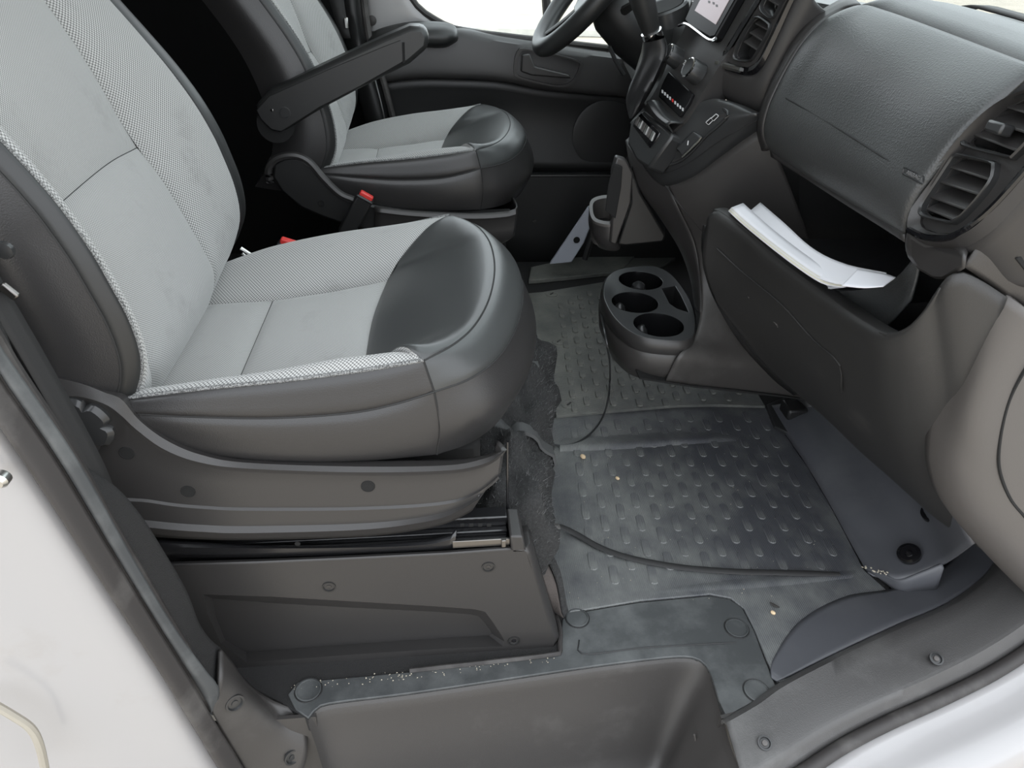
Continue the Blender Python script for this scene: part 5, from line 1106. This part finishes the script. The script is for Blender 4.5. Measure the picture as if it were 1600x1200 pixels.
p_c1 = [P(1166, 360, y=1.11), P(1217, 406, y=1.01), P(1262, 442, y=.93), P(1292, 451, y=.895)]
sheet('paper_sheet', p_c0, p_c1, 'paper', 'lower white paper sheet with fine lines under the napkins')
p_d0 = [P(1340, 420, y=.83), P(1380, 427, y=.80), P(1400, 433, y=.785)]; p_d1 = [P(1315, 446, y=.80), P(1350, 449, y=.775), P(1380, 447, y=.765)]
sheet('paper_sheet', p_d0, p_d1, 'paper', 'short white paper end lying at the near end of the shelf')
sc_ = prism('paper_scrap', [RIMS[7]+A(.085, .045, -.050)+q for q in (A(0, 0, 0), A(.022, .008, .002), A(.020, -.004, .001), A(.004, -.010, 0))], (0, 0, .0015), 'stone'); tag(sc_, 'tiny torn cardboard scrap in the near shelf pocket', 'scrap')

# ------------------------------------------------------------------ rolled blanket with straps before the near seat
bk = thing('rolled_blanket', 'rolled black felt blanket bound with two straps before the near seat', 'blanket', tuple(P(845, 960, z=0)))
ax_p = [P(846, 590, z=.10), P(850, 640, z=.10), P(848, 690, z=.10), P(842, 740, z=.10), P(840, 790, z=.10), P(842, 840, z=.10), P(846, 890, z=.09), P(852, 930, z=.07)]
ax_c = crv(ax_p, 60); ax_c[:, 0] -= .055; ax_c[:, 2] += .035
kk = 40; Gk = []
for i, c in enumerate(ax_c):
    row = []
    for j in range(kk):
        t = 2*math.pi*j/kk
        r = .076*(1+.10*math.sin(3*t+i*.21)+.08*math.sin(7*t-i*.35)+.06*math.sin(i*.55+2*t)+.05*math.sin(11*t+i*.5)+random.uniform(-.025, .025))
        if i in (15, 16, 17, 18, 19, 20, 33, 34, 35, 36, 37, 38): r *= .86
        if i < 3: r *= (.5, .8, .93)[i]
        if i > 56: r *= (.9, .75, .5)[i-57]
        row.append(c+A(r*math.cos(t)*1.0, 0, r*math.sin(t)*1.65))
    Gk.append(row)
Gk = np.array(Gk); Gk[..., 2] = np.maximum(Gk[..., 2], .009)
grid_obj('felt_roll', Gk, 'felt', bk, closed=True, angle=80)
for i in (17, 35):
    def band(dy, g): 
        r_ = Gk[i]*.5+Gk[i+1]*.5; c = (ax_c[i]+ax_c[i+1])/2; q = c+(r_-c)*g; q = q.copy(); q[:, 1] += dy; return q
    grid_obj('strap', np.array([band(-.016, 1.0), band(-.014, 1.06), band(.014, 1.06), band(.016, 1.0)]), 'strap', bk, closed=True, angle=60)
fz = [];
for q in range(7000):
    i = random.randrange(2, 59); j = random.randrange(kk//2+14)-8; p = Gk[i, j]*random.random(); p = Gk[i, j]+(Gk[min(i+1, 59), j]-Gk[i, j])*random.random()+(Gk[i, (j+1) % kk]-Gk[i, j])*random.random(); n_ = p-ax_c[i]; n_ /= np.linalg.norm(n_)
    n_ = n_+A(random.uniform(-.6, .6), random.uniform(-.6, .6), random.uniform(-.6, .6)); fz.append((p, p+n_*random.uniform(.003, .011)))
V = []; Fc = []
for p, q in fz:
    s_ = A(random.uniform(-1, 1), random.uniform(-1, 1), random.uniform(-1, 1))*.0005; b_ = len(V); V += [p-s_, p+s_, q]; Fc.append((b_, b_+1, b_+2))
o = mesh_obj('felt_fuzz', V, Fc, 'fibre', bk, False); o['kind'] = 'stuff'
flp = [[P(828, 845, z=.11), P(850, 870, z=.12), P(868, 910, z=.09), P(876, 955, z=.03), P(880, 966, z=.015)], [P(824, 870, z=.10), P(842, 893, z=.11), P(856, 925, z=.08), P(862, 950, z=.03), P(866, 958, z=.012)]]
loft('blanket_corner', flp, 'felt_edge', bk, nu=30, sub=5, solid=.004, out=(.3, -.5, 1))
loft('blanket_fold', [[p+A(-.02, .03, .006) for p in flp[0]], [p+A(.006, .012, .010) for p in flp[0]], [p+A(0, .002, .002) for p in flp[0]]], 'felt', bk, nu=30, sub=4, vsmooth=True, solid=.004, out=(.3, -.5, 1))

# ------------------------------------------------------------------ cords and crumbs
cd = tube('thin_cable', [P(941, 452, z=.29), P(938, 480, z=.26), P(945, 520, y=1.28), P(952, 560, y=1.27), P(953, 590, z=.10), P(950, 625, z=.05), P(940, 655, z=.02), P(922, 678, z=.012), P(900, 692, z=.012), P(880, 696, z=.012), P(862, 694, z=.012)], .0024, 'plastic_smooth', n=90, k=8)
tag(cd, 'thin black cable looping down from the cup holder to the mat', 'cable')
tl_ = thing('flat_strap', 'flat black strap end lying across the passenger mat', 'strap', tuple(P(1080, 880, z=.010)))
tube('strap_band', [P(858, 822, z=.03), P(876, 823, z=.025), P(900, 834, z=.014), P(935, 854, z=.011), P(975, 869, z=.011), P(1025, 880, z=.011), P(1080, 888, z=.011), P(1150, 893, z=.011), P(1230, 895, z=.011), P(1312, 897, z=.011)], [.0072]*9+[.0050], 'webbing', tl_, n=90, k=8, flat=(1, .4))
tube('strap_tip', [P(860, 822, z=.031), P(874, 822.5, z=.027)], .0076, 'plastic_grey', tl_, n=6, k=8, flat=(1, .45))
stn = [((911, 713), .0058, 'tan pebble lying on the mat just below the swelling'), ((965, 747), .0042, 'small tan crumb in the middle of the ribbed mat'), ((1208, 957), .0038, 'tiny tan crumb beside the twig near the sill')]
for (a, b), r, lb in stn:
    o = lathe('pebble', P(a, b, z=.006+r*.8), (.3, .2, .9), [(r*.3, -r), (r*.9, -r*.5), (r, 0), (r*.8, r*.5), (r*.2, r*.8)], 'stone', k=9, sx=1.25); tag(o, lb, 'pebble', 'pebbles on the mat')
o = tube('twig', [P(1203, 941, z=.012), P(1210, 946, z=.011), P(1218, 949, z=.010)], [.001, .003, .0012], 'twig', n=10, k=6); tag(o, 'short dark twig on the mat beside the sill', 'twig')
V = []; Fc = []
def crumb(p, r):
    b_ = len(V); V.extend([p+A(r, 0, 0), p+A(-r*.6, r*.8, 0), p+A(-r*.5, -r*.8, 0), p+A(0, 0, r)]); Fc.extend([(b_, b_+1, b_+3), (b_+1, b_+2, b_+3), (b_+2, b_, b_+3), (b_, b_+2, b_+1)])
poly_px = [(880, 660), (1190, 650), (1330, 870), (1200, 940), (890, 950)]
n_c = 0
while n_c < 120:
    a, b = random.uniform(880, 1330), random.uniform(650, 950)
    if inside((a, b), poly_px): crumb(P(a, b, z=.0062), random.uniform(.0005, .0013)); n_c += 1
for q in range(110): crumb(P(450+random.random()*420, 0, z=0)*0+P(random.uniform(450, 860), 1, z=0)*0+P(*(lambda t: (450+t*415+random.uniform(-6, 6), 1076-t*50+random.uniform(-8, 8)))(random.random()), z=.0045), random.uniform(.0006, .0016))
o = mesh_obj('grit', V, Fc, 'dust', None, False); tag(o, 'fine pale grit and crumbs scattered over mat and tread plate', 'grit', kind='stuff')
